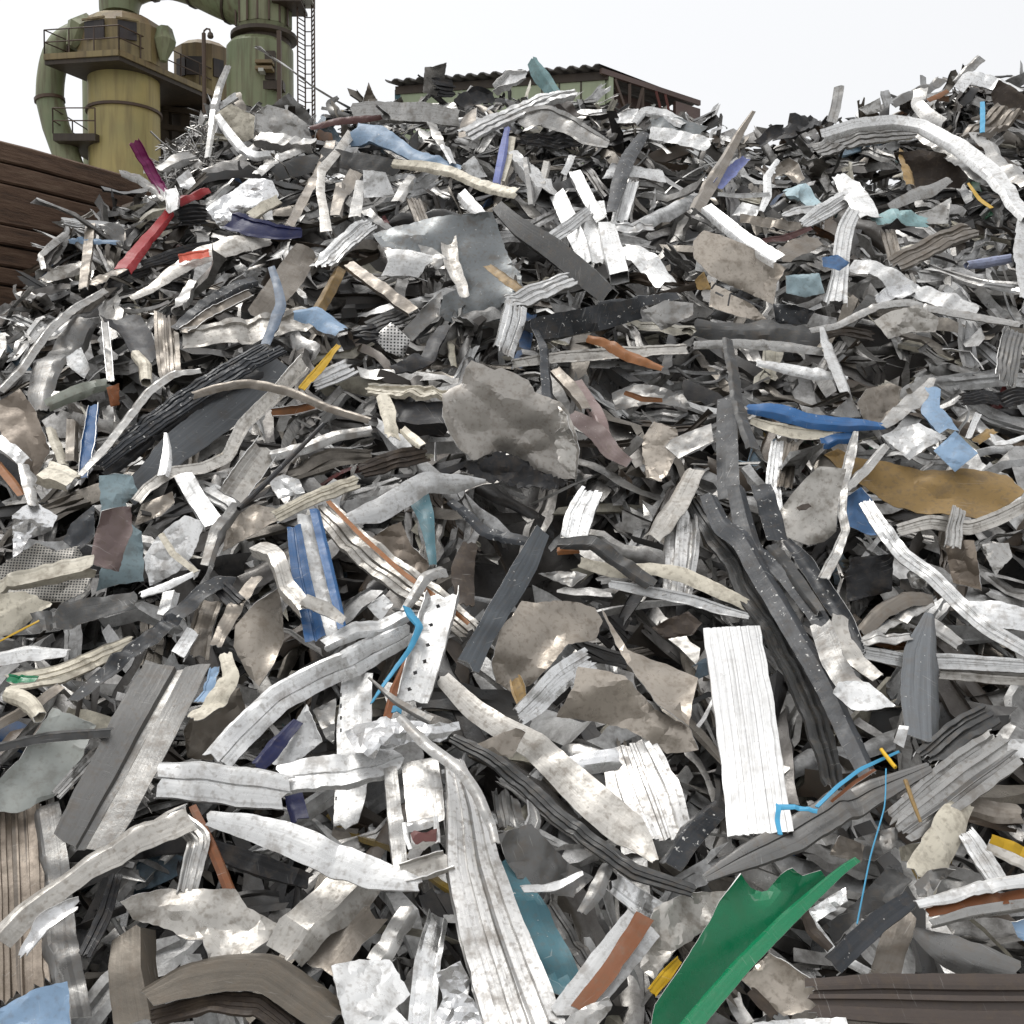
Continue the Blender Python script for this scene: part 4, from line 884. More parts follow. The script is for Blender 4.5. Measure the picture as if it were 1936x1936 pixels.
S('B','prof','long taupe bar slanting down left of the torn sheet','taupe','108,1372 250,1478 445,1622',[46,56,54],'C',l=5)
S('B','strip','black strip curling below the leaning grey plate','black','612,1700 560,1780 515,1868 340,1930',[50,74,78,40],'curve',l=4)
Q('B','sheet','patch of checkered tread plate left of the black curling strip','checker','240,1762 285,1715 330,1680 430,1772 392,1868 300,1832',l=3,up=.3)
S('B','prof','dark ribbed block left of the checkered tread plate','black','150,1742 255,1728',[84,80],'rib',l=4)
S('B','prof','grey striped profile above the checkered tread plate','mgrey','215,1705 330,1655 435,1618',[66,74,70],'rib',l=3)
S('E','strip','bent orange strip right of the hooked silver profile','orange','1350,55 1450,80 1560,142 1745,212',[36,56,56,26],'curve',l=5)
S('E','strip','long white strip lying level below the dark charcoal channel','dwhite','960,188 1200,152 1500,132 1870,108',[46,60,60,50],'curve',l=3)
S('E','strip','upright charcoal strip right of the crushed grey panel','anth','1085,8 1128,100 1140,230 1150,375',[30,50,60,60],'L',l=4)
Q('B','sheet','square white sheet at the left of the upper heap','white','185,892 300,900 350,1020 270,1030 190,1035',l=4,up=.4)
S('B','strip','taupe plank left of the square white sheet','taupe','150,890 70,1010 35,1125',[70,70,50],'flat',l=3)
S('B','strip','pale leg of an upturned V beside the square white sheet','lgrey','445,918 400,980 355,1045',[50,46,40],'L',l=4)
S('B','strip','narrow white strip below the blue bent sheet','white','612,758 655,850',[32,28],'L',l=5)
S('B','strip','grey curved strip under the long level channel','lgrey','540,640 558,700 598,770',[44,48,30],'curve',l=4)
S('B','strip','upright taupe plate under the end of the long level channel','taupe','732,590 722,710',[84,80],'flat',l=3)
S('B','prof','ribbed taupe profile above the torn blue grey sheet','taupe','445,1035 492,1155',[64,66],'rib',l=3)
S('B','strip','white slat right of the ribbed taupe profile','white','690,1000 740,1060 800,1112',[60,66,40],'L',l=4)
Q('B','crum','white crumpled triangle over the cream gutter profile','white','690,872 762,818 832,922 762,932',l=5,crum=.05)
S('B','strip','pale slat beside the blue violet rod','lgrey','862,680 825,730 785,788',[46,50,36],'rib',l=3)
S('B','strip','white post right of the dark slat','dwhite','1145,840 1120,960',[40,44],'L',l=3)
S('B','crum','black layered sheets between the grey duct and the white tube','black','1010,725 1200,742 1455,705',[50,66,46],'wave',l=2,crum=.2)
S('B','strip','black slab at the left below the blue bent sheet','graphite','-40,815 160,842 365,880',[90,95,76],'flat',l=3)
# ---- top right
S('C','strip','tall curved spike rising above the dip in the skyline','taupe','522,578 450,690 380,820 300,950 222,1092',[22,44,60,80,66],'L',l=4,roll=5)
S('C','crum','bright blue crumpled scrap under the tall curved spike','periwinkle','335,965 410,888 485,822',[60,66,36],'dish',l=3,crum=.25)
S('C','strip','wavy white strip right of the blue crumpled scrap','white','648,832 592,920 592,1020 558,1105',[24,40,42,26],'curve',l=4)
S('C','prof','short grey post standing on the skyline','lgrey','968,448 950,560 925,645',[48,50,50],'C',l=3,up=.1)
S('C','prof','grey bar sticking out of the right summit','lgrey','1715,295 1650,352 1585,425',[50,50,44],'L',l=2,up=.1)
S('C','prof','silver looped profile at the right summit','mill','1590,470 1640,405 1750,425 1905,490',[56,62,60,50],'curve',l=3)
Q('C','sheet','large dark brown plate at the right end of the summit','umber','1758,492 1800,420 1870,455 1960,520 1960,650 1850,600 1780,560',l=2,up=.3,crum=.02)
S('C','strip','pale strip curled in a hook under the right summit','lgrey','1395,468 1378,540 1428,600 1512,642',[60,64,68,50],'curve',l=4)
S('C','prof','long white arched rail sweeping down the right side','white','880,705 1050,652 1250,632 1400,655 1600,762 1780,905 1880,1050 1960,1130',[60,66,66,66,76,80,70,60],'L',l=6,dent=.03)
S('C','prof','grey ribbed band under the white arched rail','lgrey','850,790 1050,725 1250,692 1385,690',[60,76,70,50],'rib',l=4)
S('C','prof','lower grey rail beneath the right half of the white arched rail','lgrey','1375,690 1560,805 1680,902 1810,975',[50,66,66,44],'L',l=4)
S('C','strap','bright blue upright strap near the right summit','sky','1715,530 1716,610 1714,692',[22,26,24],'flat',l=5,up=.1)
S('C','prof','pair of taupe bars rising to the right edge below the summit','taupe','1635,705 1770,640 1915,580',[66,80,70],'rib',l=4)
S('C','strip','light strip running down outside the white arched rail','lgrey','1690,700 1742,772 1822,862 1960,960',[50,66,70,60],'curve',l=4)
Q('C','sheet','dark sheet put in for the shade of the hollow under the white arched rail','umber','1250,800 1400,780 1520,800 1655,905 1600,985 1450,970 1350,985',l=1,up=.2,crum=.03)  # added sheet, its dark colour stands for the shade in the empty hollow
S('C','strip','curved grey strip with raised tip right of the white twist','lgrey','1228,1082 1350,1022 1450,992 1545,935',[40,64,66,36],'curve',l=4)
Q('C','sheet','light triangular sheet above the pale mint strip','lgrey','1328,1122 1440,1092 1552,1028 1536,1166 1390,1168',l=3,up=.35,crum=.03)
S('C','strip','pale mint strip below the light triangular sheet','mint','1138,1150 1260,1132 1425,1165',[50,66,48],'curve',l=4)
S('C','crum','white twisted sheet standing over the white plank','white','962,915 1030,1000 1090,1060 1132,1135',[60,96,96,90],'curve',l=5,crum=.08)
S('C','prof','white plank below the white twisted sheet','white','778,1172 880,1102 1005,1028',[56,86,82],'rib',l=4)
S('C','strip','pale blue hood shaped sheet under the blue scrap','paleblue','690,1010 775,988 845,1075',[60,72,56],'curve',l=4)
S('C','strip','long white board slanting down right above the tan sheets','white','268,1078 360,1152 470,1240 560,1300 655,1355',[66,72,72,80,84],'L',l=5)
Q('C','crum','large dented tan door sheet in the upper right','tan','208,1272 262,1218 460,1280 580,1340 692,1402 640,1482 625,1590 500,1530 300,1455 210,1362',l=3,up=.5,crum=.025,creases=2,res=20)
Q('C','sheet','lower tan sheet with cut slots under the dented door sheet','tan','300,1468 390,1518 500,1580 620,1685 430,1652 290,1605',l=3,up=.45,crum=.02)
for pp_ in ('300,1508 322,1480 366,1502','322,1526 362,1545','388,1595 400,1530 470,1560 570,1610'):
    S('C','slot',None,'black',pp_,[9,9],'flat',l=6,up=.45,parent=bpy.data.objects[[o.name for o in bpy.data.objects if o.name.startswith('metal_sheet')][-1]],name='cut_slot',jag=0)
Q('C','sheet','ochre flap at the left of the tan sheets','ochre','213,1462 262,1418 302,1512 230,1512',l=4)
S('C','prof','white profile bent in an S right of the dented door sheet','white','1052,1090 1005,1180 982,1300 972,1420 948,1568',[70,84,80,84,120],'rib',l=5)
Q('C','sheet','pale blue square patch on the edge of the tan door sheet','paleblue','688,1442 770,1432 862,1428 892,1532 785,1552 690,1532',l=5,up=.4)
Q('C','sheet','slate blue patch over the S-shaped white profile','midblue','878,1345 960,1330 1022,1370 972,1412 882,1392',l=6,up=.5)
S('C','prof','long bright white profile slanting down at the right','white','1035,1372 1160,1382 1280,1462 1420,1512 1560,1572 1690,1620',[70,104,104,100,100,90],'L',l=5,up=.7)
S('C','prof','long taupe channel rising right above the bright white profile','taupe','1255,1375 1400,1302 1530,1242 1665,1195',[90,96,92,80],'rib',l=4)
S('C','strip','thin wavy grey strip below the bright white profile','lgrey','815,1725 950,1702 1080,1640 1200,1592 1330,1580 1500,1622 1905,1692',[26,34,36,34,34,36,30],'curve',l=5)
Q('C','crum','white crumpled box panel under the thin wavy strip','dwhite','1148,1682 1240,1632 1380,1600 1492,1660 1470,1732 1342,1735 1225,1775',l=5,crum=.06)
S('C','crum','ball of silver foil above the white crumpled box panel','foil','1170,1565 1260,1515 1355,1505',[50,72,50],'dish',l=5,crum=.35)
S('C','prof','white spike standing below the thin wavy strip','white','878,1705 925,1840 960,1930 1005,2045',[26,66,70,56],'L',l=6)
S('C','strip','broad grey belt curving below the tan sheets','graphite','215,1702 400,1722 600,1712 870,1752',[90,120,120,100],'curve',l=3)
S('C','strip','pale edge strip below the broad grey belt','lgrey','205,1802 450,1795 650,1808 880,1835',[40,52,56,40],'curve',l=4)
Q('C','sheet','black box shaped sheet right of the lower tan sheet','anth','622,1582 730,1590 842,1622 800,1692 640,1695',l=2,up=.3)
S('C','strip','white sheet edge at the far right border','white','1925,1150 1915,1300 1945,1560',[50,70,60],'curve',l=5)
S('C','prof','ribbed grey profile standing at the right border','mgrey','1885,1725 1858,1830 1832,1985',[110,116,110],'wave',l=4,roll=0)
S('C','tube','lavender tube at the right below the taupe channel','lavender','1638,1375 1740,1362 1865,1340',[34,46,40],'round',l=5)
S('C','strip','crimson strip above the tan door sheet','maroon','568,1258 680,1242 825,1188',[24,38,22],'curve',l=5)
S('C','crum','black tangle of sheet on the skyline of the right peak','black','690,700 800,632 868,615',[80,100,60],'dish',l=2,crum=.3)
S('C','crum','small black scrap at the foot of the right skyline','black','545,745 620,690 680,672',[50,66,44],'dish',l=2,crum=.3)
S('C','prof','upright pair of taupe bars in the dark gap above the taupe channel','taupe','1222,1200 1258,1345',[70,66],'rib',l=3)
S('C','strip','taupe strip crossing below the white board','taupe','455,1130 600,1152 800,1182',[56,66,50],'L',l=3)
S('C','strip','thin white strip above the pale blue hood','white','335,1012 450,1022 605,1015',[20,26,22],'curve',l=4)
Q('C','sheet','white sheet right of the foot of the tall spike','white','408,1122 462,1050 560,1082 532,1132',l=3,up=.6)
S('C','strip','small white blade left of the white plank','white','678,1125 760,1100 852,1088',[24,42,26],'curve',l=4)
S('C','prof','taupe plate with drilled holes left of the slate blue patch','taupe','655,1345 760,1292 845,1248',[88,96,90],'flat',l=4)
S('C','strip','small orange strip under the grey bar at the right summit','orange','1428,525 1480,505 1535,475',[20,28,20],'curve',l=5)
S('C','strip','yellow torn strip inside the hollow under the arched rail','ochre','1298,785 1305,860 1345,965',[20,36,40],'curve',l=3)
S('C','strip','thin yellow strip at the right end of the hollow','yellow','1640,955 1700,1040 1765,1085',[12,18,16],'flat',l=4)
S('C','strip','long dark grey plank along the right skyline','mgrey','1240,545 1370,468 1495,408',[50,64,46],'L',l=2)
Q('C','sheet','pale sheet standing on the skyline left of the right summit','lgrey','1068,565 1120,540 1182,508 1190,580 1110,600',l=2,up=.2)
S('C','strip','small white post on the skyline beside the pale sheet','white','1205,475 1228,550',[40,42],'C',l=3)
S('C','crum','brownish fibrous scrap right of the wavy white strip','taupe','640,905 700,865 760,945',[60,96,60],'dish',l=3,crum=.2)
# ---- middle left
Q('D','crum','large brown stained sheet at the left border','stained','-30,385 100,308 180,420 262,640 190,775 110,690 -30,500',l=3,up=.45,crum=.04,creases=2)
S('D','prof','white channel across the brown stained sheet','white','-30,570 70,642 130,700',[60,64,60],'C',l=5)
S('D','strip','wide dark grey flat profile of a diagonal bundle','steelgrey','1455,170 1250,370 1060,520 900,640 800,760 660,880',[150,190,190,170,140,120],'flat',l=3,up=.45,dent=.02,jag=.1)
S('D','prof','charcoal rail lying on top of the diagonal bundle','anth','1475,105 1250,218 1000,372 760,535 520,722',[44,64,66,66,50],'rib',l=5)
S('D','prof','second charcoal rail of the diagonal bundle','anth','1380,92 1150,228 900,392 640,588',[40,58,60,50],'rib',l=5)
S('D','prof','black rail at the lower edge of the diagonal bundle','black','1360,225 1100,335 800,565 555,765',[44,56,56,44],'L',l=4)
S('D','strip','light strip snaking in an S below the diagonal bundle','dwhite','1590,178 1440,345 1270,505 1185,672 1060,732 900,752 770,835 712,905',[84,80,76,66,62,60,58,50],'curve',l=5,roll=-10,twist=25)
S('D','strip','long thin curved strip crossing the top of the diagonal bundle','lgrey','1045,222 900,240 775,330 650,490 540,630 415,765',[26,42,46,44,42,30],'L',l=6)
S('D','strip','long thin taupe strip like a blade of grass, wavy','taupe','1008,352 1150,310 1300,290 1500,330 1700,412 1930,485',[40,44,48,44,42,36],'curve',l=6)
S('D','strip','blue upright strip left of the diagonal bundle','blue','492,405 470,580 435,790',[44,62,44],'U',l=4)
S('D','strip','tan brown slat left of the blue upright strip','bronze','380,480 372,690',[56,62],'L',l=4)
S('D','tube','cream tube bent at its tip left of the ribbed profile','cream','700,122 752,180 762,265',[50,64,56],'round',l=4)
Q('D','grille','small rust brown lattice grille','rust','555,312 622,288 622,402 578,412',l=5,up=.2,name='lattice_grille')
o_ = bpy.data.objects[[o.name for o in bpy.data.objects if o.name.startswith('lattice_grille')][-1]]; tag(o_, 'small rust brown lattice grille left of the diagonal bundle', 'grille')
S('D','strip','sage green plate left of the rust brown grille','sage','245,405 400,335 560,288',[66,84,60],'curve',l=4)
Q('D','sheet','pale blue torn sheet hanging left of centre','paleblue','518,772 600,760 692,772 722,852 655,912 682,1020 740,1062 752,1322 620,1335 500,1375 540,1200',l=3,up=.4,crum=.03)
Q('D','sheet','mauve grey sheet lying over the pale blue torn sheet','mauve','530,962 602,940 682,930 692,1062 642,1190 620,1272 540,1255 470,1232 492,1100',l=4,up=.4,crum=.03)
Q('D','sheet','taupe sheet right of the pale blue torn sheet','taupe','738,922 900,850 912,912 842,982 702,1032',l=4,crum=.03)
S('D','prof','short white channel below the snaking light strip','white','955,765 1022,882 1115,1015',[84,92,94],'C',l=5)
S('D','prof','pale channel with drilled holes right of the short white channel','dwhite','1385,635 1300,752 1205,885',[130,145,140],'U',l=4)
S('D','strip','bowed grey strip above the pale fluted bar','lgrey','1415,665 1600,622 1760,560 1935,535',[54,62,60,50],'curve',l=4)
S('D','rod','long thin black rod slanting across the middle left','black','1690,498 1530,660 1390,800 1245,935',[20,22,22,20],'round',l=6,jag=0,name='thin_rod')
o_ = bpy.data.objects[[o.name for o in bpy.data.objects if o.name.startswith('thin_rod')][-1]]; tag(o_, 'long thin black rod slanting across the middle left', 'rod')
Q('D','crum','crumpled white box end above the pale fluted bar','white','1398,792 1480,760 1560,790 1592,862 1452,892',l=4,crum=.07)
S('D','prof','pale fluted bar slanting up beside the blue edged panel','cream','1435,985 1600,902 1865,798',[66,72,70],'rib',l=5)
Q('D','crum','torn tan sheet left of the blue edged panel','tan','1188,1012 1320,920 1402,935 1482,952 1452,1002 1302,1092 1160,1165',l=4,crum=.04)
S('D','strip','narrow dark strip twisting down below the black rod','mgrey','1245,915 1130,1060 1075,1240',[60,72,60],'L',l=5)
Q('D','crum','white crumpled sheet with a cream strip over it','white','748,1202 820,1092 962,990 1072,1022 1000,1202 920,1282 780,1345',l=3,up=.5,crum=.06,creases=3)
S('D','strip','cream strip lying over the white crumpled sheet','cream','838,1075 900,1172 1025,1275',[32,38,30],'L',l=5)
blp = S('D','prof','white panel with blue edges standing in the middle left','white','1600,975 1640,1230 1690,1480 1745,1615',[100,112,112,100],'flat',l=5,roll=0,twist=4,up=.3,name='blue_edged_panel')
tag(blp, 'white panel with blue edges standing in the middle left', 'metal panel')
S('D','edge',None,'blue','1535,1040 1565,1250 1615,1480 1650,1630',[75,95,95,115],'V',l=5.4,roll=8,twist=2,up=.3,parent=blp,name='side_edge',jag=.15)
S('D','edge',None,'blue','1640,945 1700,1200 1755,1430 1785,1570',[50,54,52,46],'L',l=5.4,roll=0,twist=2,up=.3,parent=blp,name='side_edge',jag=.15)
S('D','crum','white crushed bar bent in front of the blue edged panel','dwhite','1345,1130 1430,1170 1500,1340 1600,1462',[66,76,80,70],'C',l=6.5,crum=.12)
S('D','crum','short crumpled bar end crossing the foot of the blue edged panel','dwhite','1585,1415 1700,1465 1795,1525',[62,70,36],'C',l=7,crum=.14)
gld = S('E','prof','long cream profile with a golden brown lip','dwhite','-40,930 190,1165 410,1325 570,1430 740,1575',[120,150,150,140,120],'rib',l=4,name='window_profile'); tag(gld, 'long cream window profile with a golden brown lip right of the blue edged panel', 'metal profile')
S('E','lip',None,'orange','0,905 190,1100 400,1285 590,1425 735,1545',[22,24,24,24,20],'curve',l=5.5,parent=gld,name='insulating_insert',jag=.1)
Q('D','sheet','perforated sheet with round holes at the left border','perforated','-30,1250 90,1180 190,1118 282,1160 402,1130 482,1282 442,1382 332,1432 200,1422 -30,1380',l=3,up=.45,crum=.03,res=18)
S('D','prof','cream bar lying across the perforated sheet','cream','-30,1362 200,1282 485,1215',[66,76,76],'C',l=5)
S('D','strip','dark grey chipped panel below the perforated sheet','graphite','150,1552 400,1482 715,1425',[100,115,100],'flat',l=4,up=.4)
Q('D','crum','torn cream sheet below the perforated sheet','cream','-30,1392 130,1380 272,1440 202,1500 60,1600 -30,1620',l=4,crum=.03,rag=.7)
S('D','strap','thin yellow strap at the left border','yellow','-20,1645 100,1582 205,1528',[7,9,7],'flat',l=6,jag=0)
S('D','strip','white layered sheet at the left border above the green scrap','white','-30,1725 150,1692 355,1692',[80,92,40],'L',l=4)
S('D','prof','long pale board left of the long black rail','cream','40,1850 300,1802 500,1722 695,1635',[84,96,92,70],'rib',l=4)
S('D','strip','small green scrap at the left border','green','38,1828 110,1835 192,1835',[40,42,30],'curve',l=6)
S('D','prof','long black rail with a hooked head','anth','1215,1325 1130,1318 1040,1375 900,1502 700,1662 480,1842 375,1940',[84,92,92,92,90,80,50],'L',l=5)
S('D','prof','short black ribbed piece at the head of the black rail','black','1120,1322 1240,1440',[84,90],'rib',l=5)
Q('D','sheet','diamond shaped taupe plate left of the blue edged panel','tan','1228,1552 1330,1432 1455,1345 1475,1480 1482,1622 1432,1752 1352,1872 1290,1800 1218,1662',l=4,up=.4,crum=.012,rag=.15)
S('D','strip','taupe blade beside the diamond shaped plate','taupe','1345,1295 1205,1500 1125,1660',[50,76,60],'flat',l=5)
S('D','strip','upright brownish sheet behind the taupe blade','taupe','1100,1425 1050,1570 1040,1720',[110,116,100],'curve',l=3)
S('D','strip','white bar leaning left of the brownish sheet','white','1005,1585 925,1705',[66,72],'C',l=4)
S('D','strip','white bar below the cream strip','white','890,1375 858,1505',[76,80],'L',l=4)
S('D','strip','thin white curved strip left of the black rail head','white','1008,1285 880,1342 735,1392',[24,38,30],'curve',l=5)
Q('D','crum','crumpled silver sheet at the left above the perforated sheet','foil','68,985 120,945 182,918 302,990 272,1062 152,1100 112,1182 70,1212',l=3,crum=.09,creases=3)
Q('D','crum','dark sheet with white scuffs above the perforated sheet','anth','368,1022 432,970 492,928 492,1092 402,1172 330,1112',l=3,crum=.05)
S('D','prof','short cream channel left of the blue upright strip','cream','222,735 300,752 385,795',[90,100,90],'C',l=5)
S('D','strip','orange edged strip at the left border','orange','-20,700 60,800 115,875',[44,50,40],'L',l=4)
S('D','strip','pale curved strip right of the orange edged strip','lgrey','122,715 150,822 178,930',[50,60,50],'curve',l=5)
S('D','strip','pale curled strip below the white sheet on the left','cream','265,520 302,640 335,712',[46,54,44],'curve',l=4)
S('D','strip','orange brown slot edge right of the snaking strip','orange','1415,442 1530,430 1645,408',[40,48,36],'U',l=4)
S('D','prof','wide white ribbed end near the yellow strip','white','1635,285 1740,240 1830,200',[84,94,90],'rib',l=4)
S('D','strap','yellow strip sticking up near the diagonal bundle','yellow','1572,318 1660,222 1768,88',[34,40,24],'curve',l=6,jag=.4)
S('D','strip','white spike standing over the diagonal bundle','white','865,548 872,660 850,770',[16,50,52],'L',l=6)
# ---- centre
E1 = Q('E','lump','large crushed grey panel bulging at the centre','greyfilm','600,352 650,322 702,300 720,230 752,190 870,240 905,228 1040,290 1072,350 1200,400 1242,442 1275,540 1302,640 1292,790 1200,785 1100,745 1000,680 900,640 830,660 760,692 690,640 640,560 600,470',l=6,up=.3,crum=.05,bulge=.05,creases=2,rag=.4,res=26,name='crushed_panel')
tag(E1, 'large crushed grey panel bulging over a dark hollow at the centre', 'crushed panel')
Q('E','liner',None,'dwhite','720,235 760,195 860,240 862,300 790,375 700,410 640,380 700,320',l=9.2,up=.3,crum=.05,rag=.9,parent=E1,name='torn_lining')
Q('E','liner',None,'dwhite','1200,410 1240,450 1275,545 1300,640 1290,780 1200,690 1180,560 1215,500',l=8.6,up=.25,crum=.04,rag=.8,parent=E1,name='torn_lining')
Q('E','crum','black shredded lining hanging under the crushed grey panel','black','690,700 800,672 900,645 1010,685 1110,755 1290,798 1150,852 1020,830 900,805 770,790',l=4,up=.2,crum=.09,rag=1.6,res=26)
S('E','crum','broad white leaf shaped strip left of the dark central hollow','white','105,1000 250,962 400,875 510,805 640,812 825,798',[60,130,125,115,105,16],'curve',l=5,crum=.06,roll=10)
S('E','strip','teal ribbon hanging below the white leaf shaped strip','teal','470,880 510,980 530,1100 548,1240',[110,80,52,36],'curve',l=4)
S('E','strip','dark angled bar in the central hollow','anth','635,898 740,980 830,1060 1060,1112',[36,46,48,40],'L',l=4)
S('E','strip','dark slate strap with chipped paint and a kink in the centre','slate','1118,1065 1050,1200 965,1360 885,1480 805,1620 735,1760',[80,120,130,112,112,130],'flat',l=5,roll=-8,dent=.03)
S('E','strip','brown leaf shaped curved sheet left of the slate strap','umber','745,1125 700,1262 720,1450',[80,120,90],'curve',l=4)
S('E','prof','dark brown flat bar right of the slate strap','graphite','1205,1120 1380,1118 1520,1215 1695,1335',[50,70,78,66],'L',l=5)
S('F','strip','long cream strip below the dark brown flat bar','cream','-390,1222 -200,1272 0,1262 150,1288 290,1350 485,1445',[50,72,72,76,74,56],'curve',l=4)
S('F','strip','white blade under the long cream strip','white','-232,1335 0,1382 200,1422 350,1470 495,1505',[40,56,58,56,30],'curve',l=4)
S('E','prof','silver ribbed bar standing right of the central hollow','mill','1378,845 1315,960 1278,1105',[110,140,130],'rib',l=4)
S('F','prof','wide white ribbed profile standing left of the charcoal bundle','alu','165,945 150,1120 140,1280 120,1400',[160,165,160,150],'rib',l=4,up=.4)
S('F','strip','white flat strip slanting across the wide white ribbed profile','dwhite','215,735 130,902 -10,1090',[100,116,90],'L',l=5)
Q('E','crum','dented beige sheet bulging in the centre below the slate strap','tan','858,1752 902,1562 960,1510 1010,1422 1092,1432 1200,1415 1302,1420 1402,1452 1442,1522 1402,1622 1252,1652 1190,1732 1060,1862 960,1902 880,1850',l=3,up=.4,crum=.035,bulge=.06,creases=2,res=20)
Q('H','crum','large beige sheet draped left of the white ribbed board','tan','1198,332 1250,250 1292,182 1312,82 1430,100 1552,130 1702,292 1882,382 1932,502 1850,515 1768,522 1660,450 1560,392 1380,352',l=4,up=.5,crum=.03,creases=2,res=20)
Q('H','crum','beige pointed flap folded over the large beige sheet','tan','1430,-230 1500,-120 1562,-22 1680,22 1802,60 1935,122 1900,260 1882,382 1722,272 1602,112 1500,-50',l=6,up=.55,crum=.02,bulge=.04)
S('E','prof','white channel with bolt holes standing at the lower centre','white','612,1395 550,1600 490,1792 445,1945',[150,172,172,160],'U',l=6,roll=-6,up=.4)
wch = bpy.data.objects[[o.name for o in bpy.data.objects if o.name.startswith('aluminium_profile')][-1]]
for xx, yy in ((575, 1452), (538, 1550), (520, 1655), (505, 1740), (455, 1800), (425, 1885)): S('E','hole',None,'black','%d,%d %d,%d' % (xx - 9, yy + 3, xx + 9, yy - 3),[18,18],'flat',l=6.7,up=.4,parent=wch,name='bolt_hole',jag=.3,roll=0,th=.002)
S('E','strap','bright blue plastic strap twisting beside the white channel','sky','415,1455 480,1560 425,1680 305,1840 225,1960',[34,32,22,14,8],'curve',l=7,jag=.4,twist=60)
S('E','strip','silver hooked strip above the bright blue strap','lgrey','612,1268 520,1285 445,1400 398,1475',[50,58,58,40],'curve',l=6)
Q('E','sheet','small white block left of the silver hooked strip','white','205,1452 290,1388 342,1440 272,1532',l=6)
S('G','strip','broad white bent sheet rising to the right in the lower left','white','1130,560 1250,425 1450,235 1650,125 1930,0 2140,-115',[150,150,150,150,150,100],'G',l=5,roll=12,crum=.03)
S('E','prof','white strip folded above the broad white bent sheet','white','-20,1652 150,1568 270,1560 415,1488',[60,72,74,56],'L',l=6)
S('H','strip','white upright strip with a row of small slots','white','155,115 135,400 130,640 95,905',[160,176,176,120],'flat',l=4,up=.4,roll=0)
wst = bpy.data.objects[[o.name for o in bpy.data.objects if o.name.startswith('metal_strip')][-1]]
for yy in (215, 272, 335, 400, 755): S('H','slot',None,'black','%d,%d %d,%d' % (68 - (yy > 600) * 25, yy - 9, 67 - (yy > 600) * 25, yy + 9),[9,9],'flat',l=4.6,up=.4,parent=wst,name='small_slot',jag=0,roll=0,th=.002)
S('H','prof','twisted silver ribbed bar rising below the beige sheet','mill','1365,25 1205,130 1080,262 995,330',[120,130,125,90],'rib',l=6)
S('E','strip','mauve brown bent strip right of the crushed panel','mauve','1265,455 1400,542 1480,642 1570,705',[70,95,96,50],'flat',l=5)
S('E','strip','dark mauve strip above the mauve brown bent strip','mauve','1300,275 1390,420 1445,555',[50,66,62],'L',l=3)
S('E','strip','taupe beam left of the dark mauve strip','taupe','1185,215 1290,322 1352,425',[46,54,40],'C',l=4)
Q('E','crum','torn fibrous tan sheet left of the charcoal upright','tan','1648,562 1702,488 1822,530 1832,652 1742,802 1660,782 1640,650',l=4,crum=.05,rag=1.0)
Q('F','sheet','pale rectangular plate left of the charcoal upright','lgrey','38,602 170,545 300,498 312,592 220,635 130,682',l=5,up=.5,rag=.1)
S('E','prof','pale ribbed bar left of the crushed panel','cream','205,310 400,322 615,345',[52,66,62],'rib',l=5)
S('E','tube','black box tube below the pale ribbed bar','black','355,425 480,442 615,448',[100,116,110],'tube',l=4)
S('E','prof','dark ribbed stack left of the central hollow','umber','165,745 340,690 515,650',[70,96,90],'rib',l=4)
S('E','strip','cream upright slat left of the black box tube','cream','285,345 322,430 352,570',[56,74,56],'L',l=5)
S('E','strip','cream splinter under the black box tube','cream','388,525 440,570 495,615',[40,54,40],'L',l=5)
Q('E','crum','grey curled sheet with silver lip in the dark right of the crushed panel','mgrey','1478,332 1602,278 1720,300 1852,342 1902,432 1702,392 1500,425',l=4,crum=.07)
S('E','strip','orange strip inside the grey curled sheet','orange','1548,338 1640,370 1745,378',[24,32,22],'curve',l=6)
S('H','strip','ochre orange scrap behind the twisted silver bar','ochre','975,125 1002,200 1022,270',[66,84,60],'curve',l=5)
Q('F','crum','dark brown folded sheet right of the white blade','umber','-10,1562 90,1515 180,1480 252,1540 205,1602 60,1622',l=4,crum=.05)
Q('E','sheet','grey crumpled plate right of the slate strap','mgrey','1098,1282 1200,1265 1302,1270 1352,1290 1272,1352',l=5,crum=.05)
Q('E','sheet','brownish torn sheet behind the golden lipped profile','stained','228,1102 302,1050 382,1010 432,1130 532,1232 502,1292 330,1185',l=3,crum=.05)
S('E','strip','golden strip end left of the dark brown flat bar','orange','1195,1165 1310,1160',[40,32],'curve',l=4)
# ---- middle right
S('F','strip','upright charcoal bar with white paint chips','anth','382,365 382,600 392,890',[96,112,112],'flat',l=4,up=.15,roll=0,twist=2,dent=.02,jag=.15)
S('F','strip','thin twisted dark strip standing beside the charcoal bar','graphite','388,55 418,220 440,390 482,520 522,625',[40,50,54,50,56],'L',l=6)
S('F','prof','charcoal profile with a ridge, longest of the bundle','anth','280,868 352,1022 455,1105 535,1250 645,1430 755,1620 885,1840 1000,2090 1115,2330',[80,110,110,112,112,112,112,112,90],'L',l=6,dent=.02,kink=.2,folds=0,up=.25)
S('F','strip','charcoal strip curving right of the longest charcoal profile','anth','425,825 470,1020 525,1160 645,1232 745,1352 865,1512 965,1690',[92,104,104,100,100,100,70],'L',l=6,dent=.02,kink=.2,folds=0,up=.25)
S('F','strip','short charcoal flat bar at the head of the bundle','anth','558,818 602,960 650,1110',[100,112,96],'flat',l=5,roll=0)
S('F','strip','narrow charcoal strip on the right of the bundle','graphite','612,1128 700,1232 772,1342 868,1478',[46,62,64,46],'L',l=6.5)
S('F','strip','leaf shaped charcoal strip with a pale rim','anth','690,1105 800,1232 900,1382 1000,1532 1092,1700',[40,88,100,92,40],'dish',l=5)
S('F','prof','greyish ribbed profile on the left of the charcoal bundle','graphite','195,895 300,1062 420,1222 485,1382 622,1562 742,1800 852,2050 945,2400',[70,96,100,100,110,110,110,90],'rib',l=4)
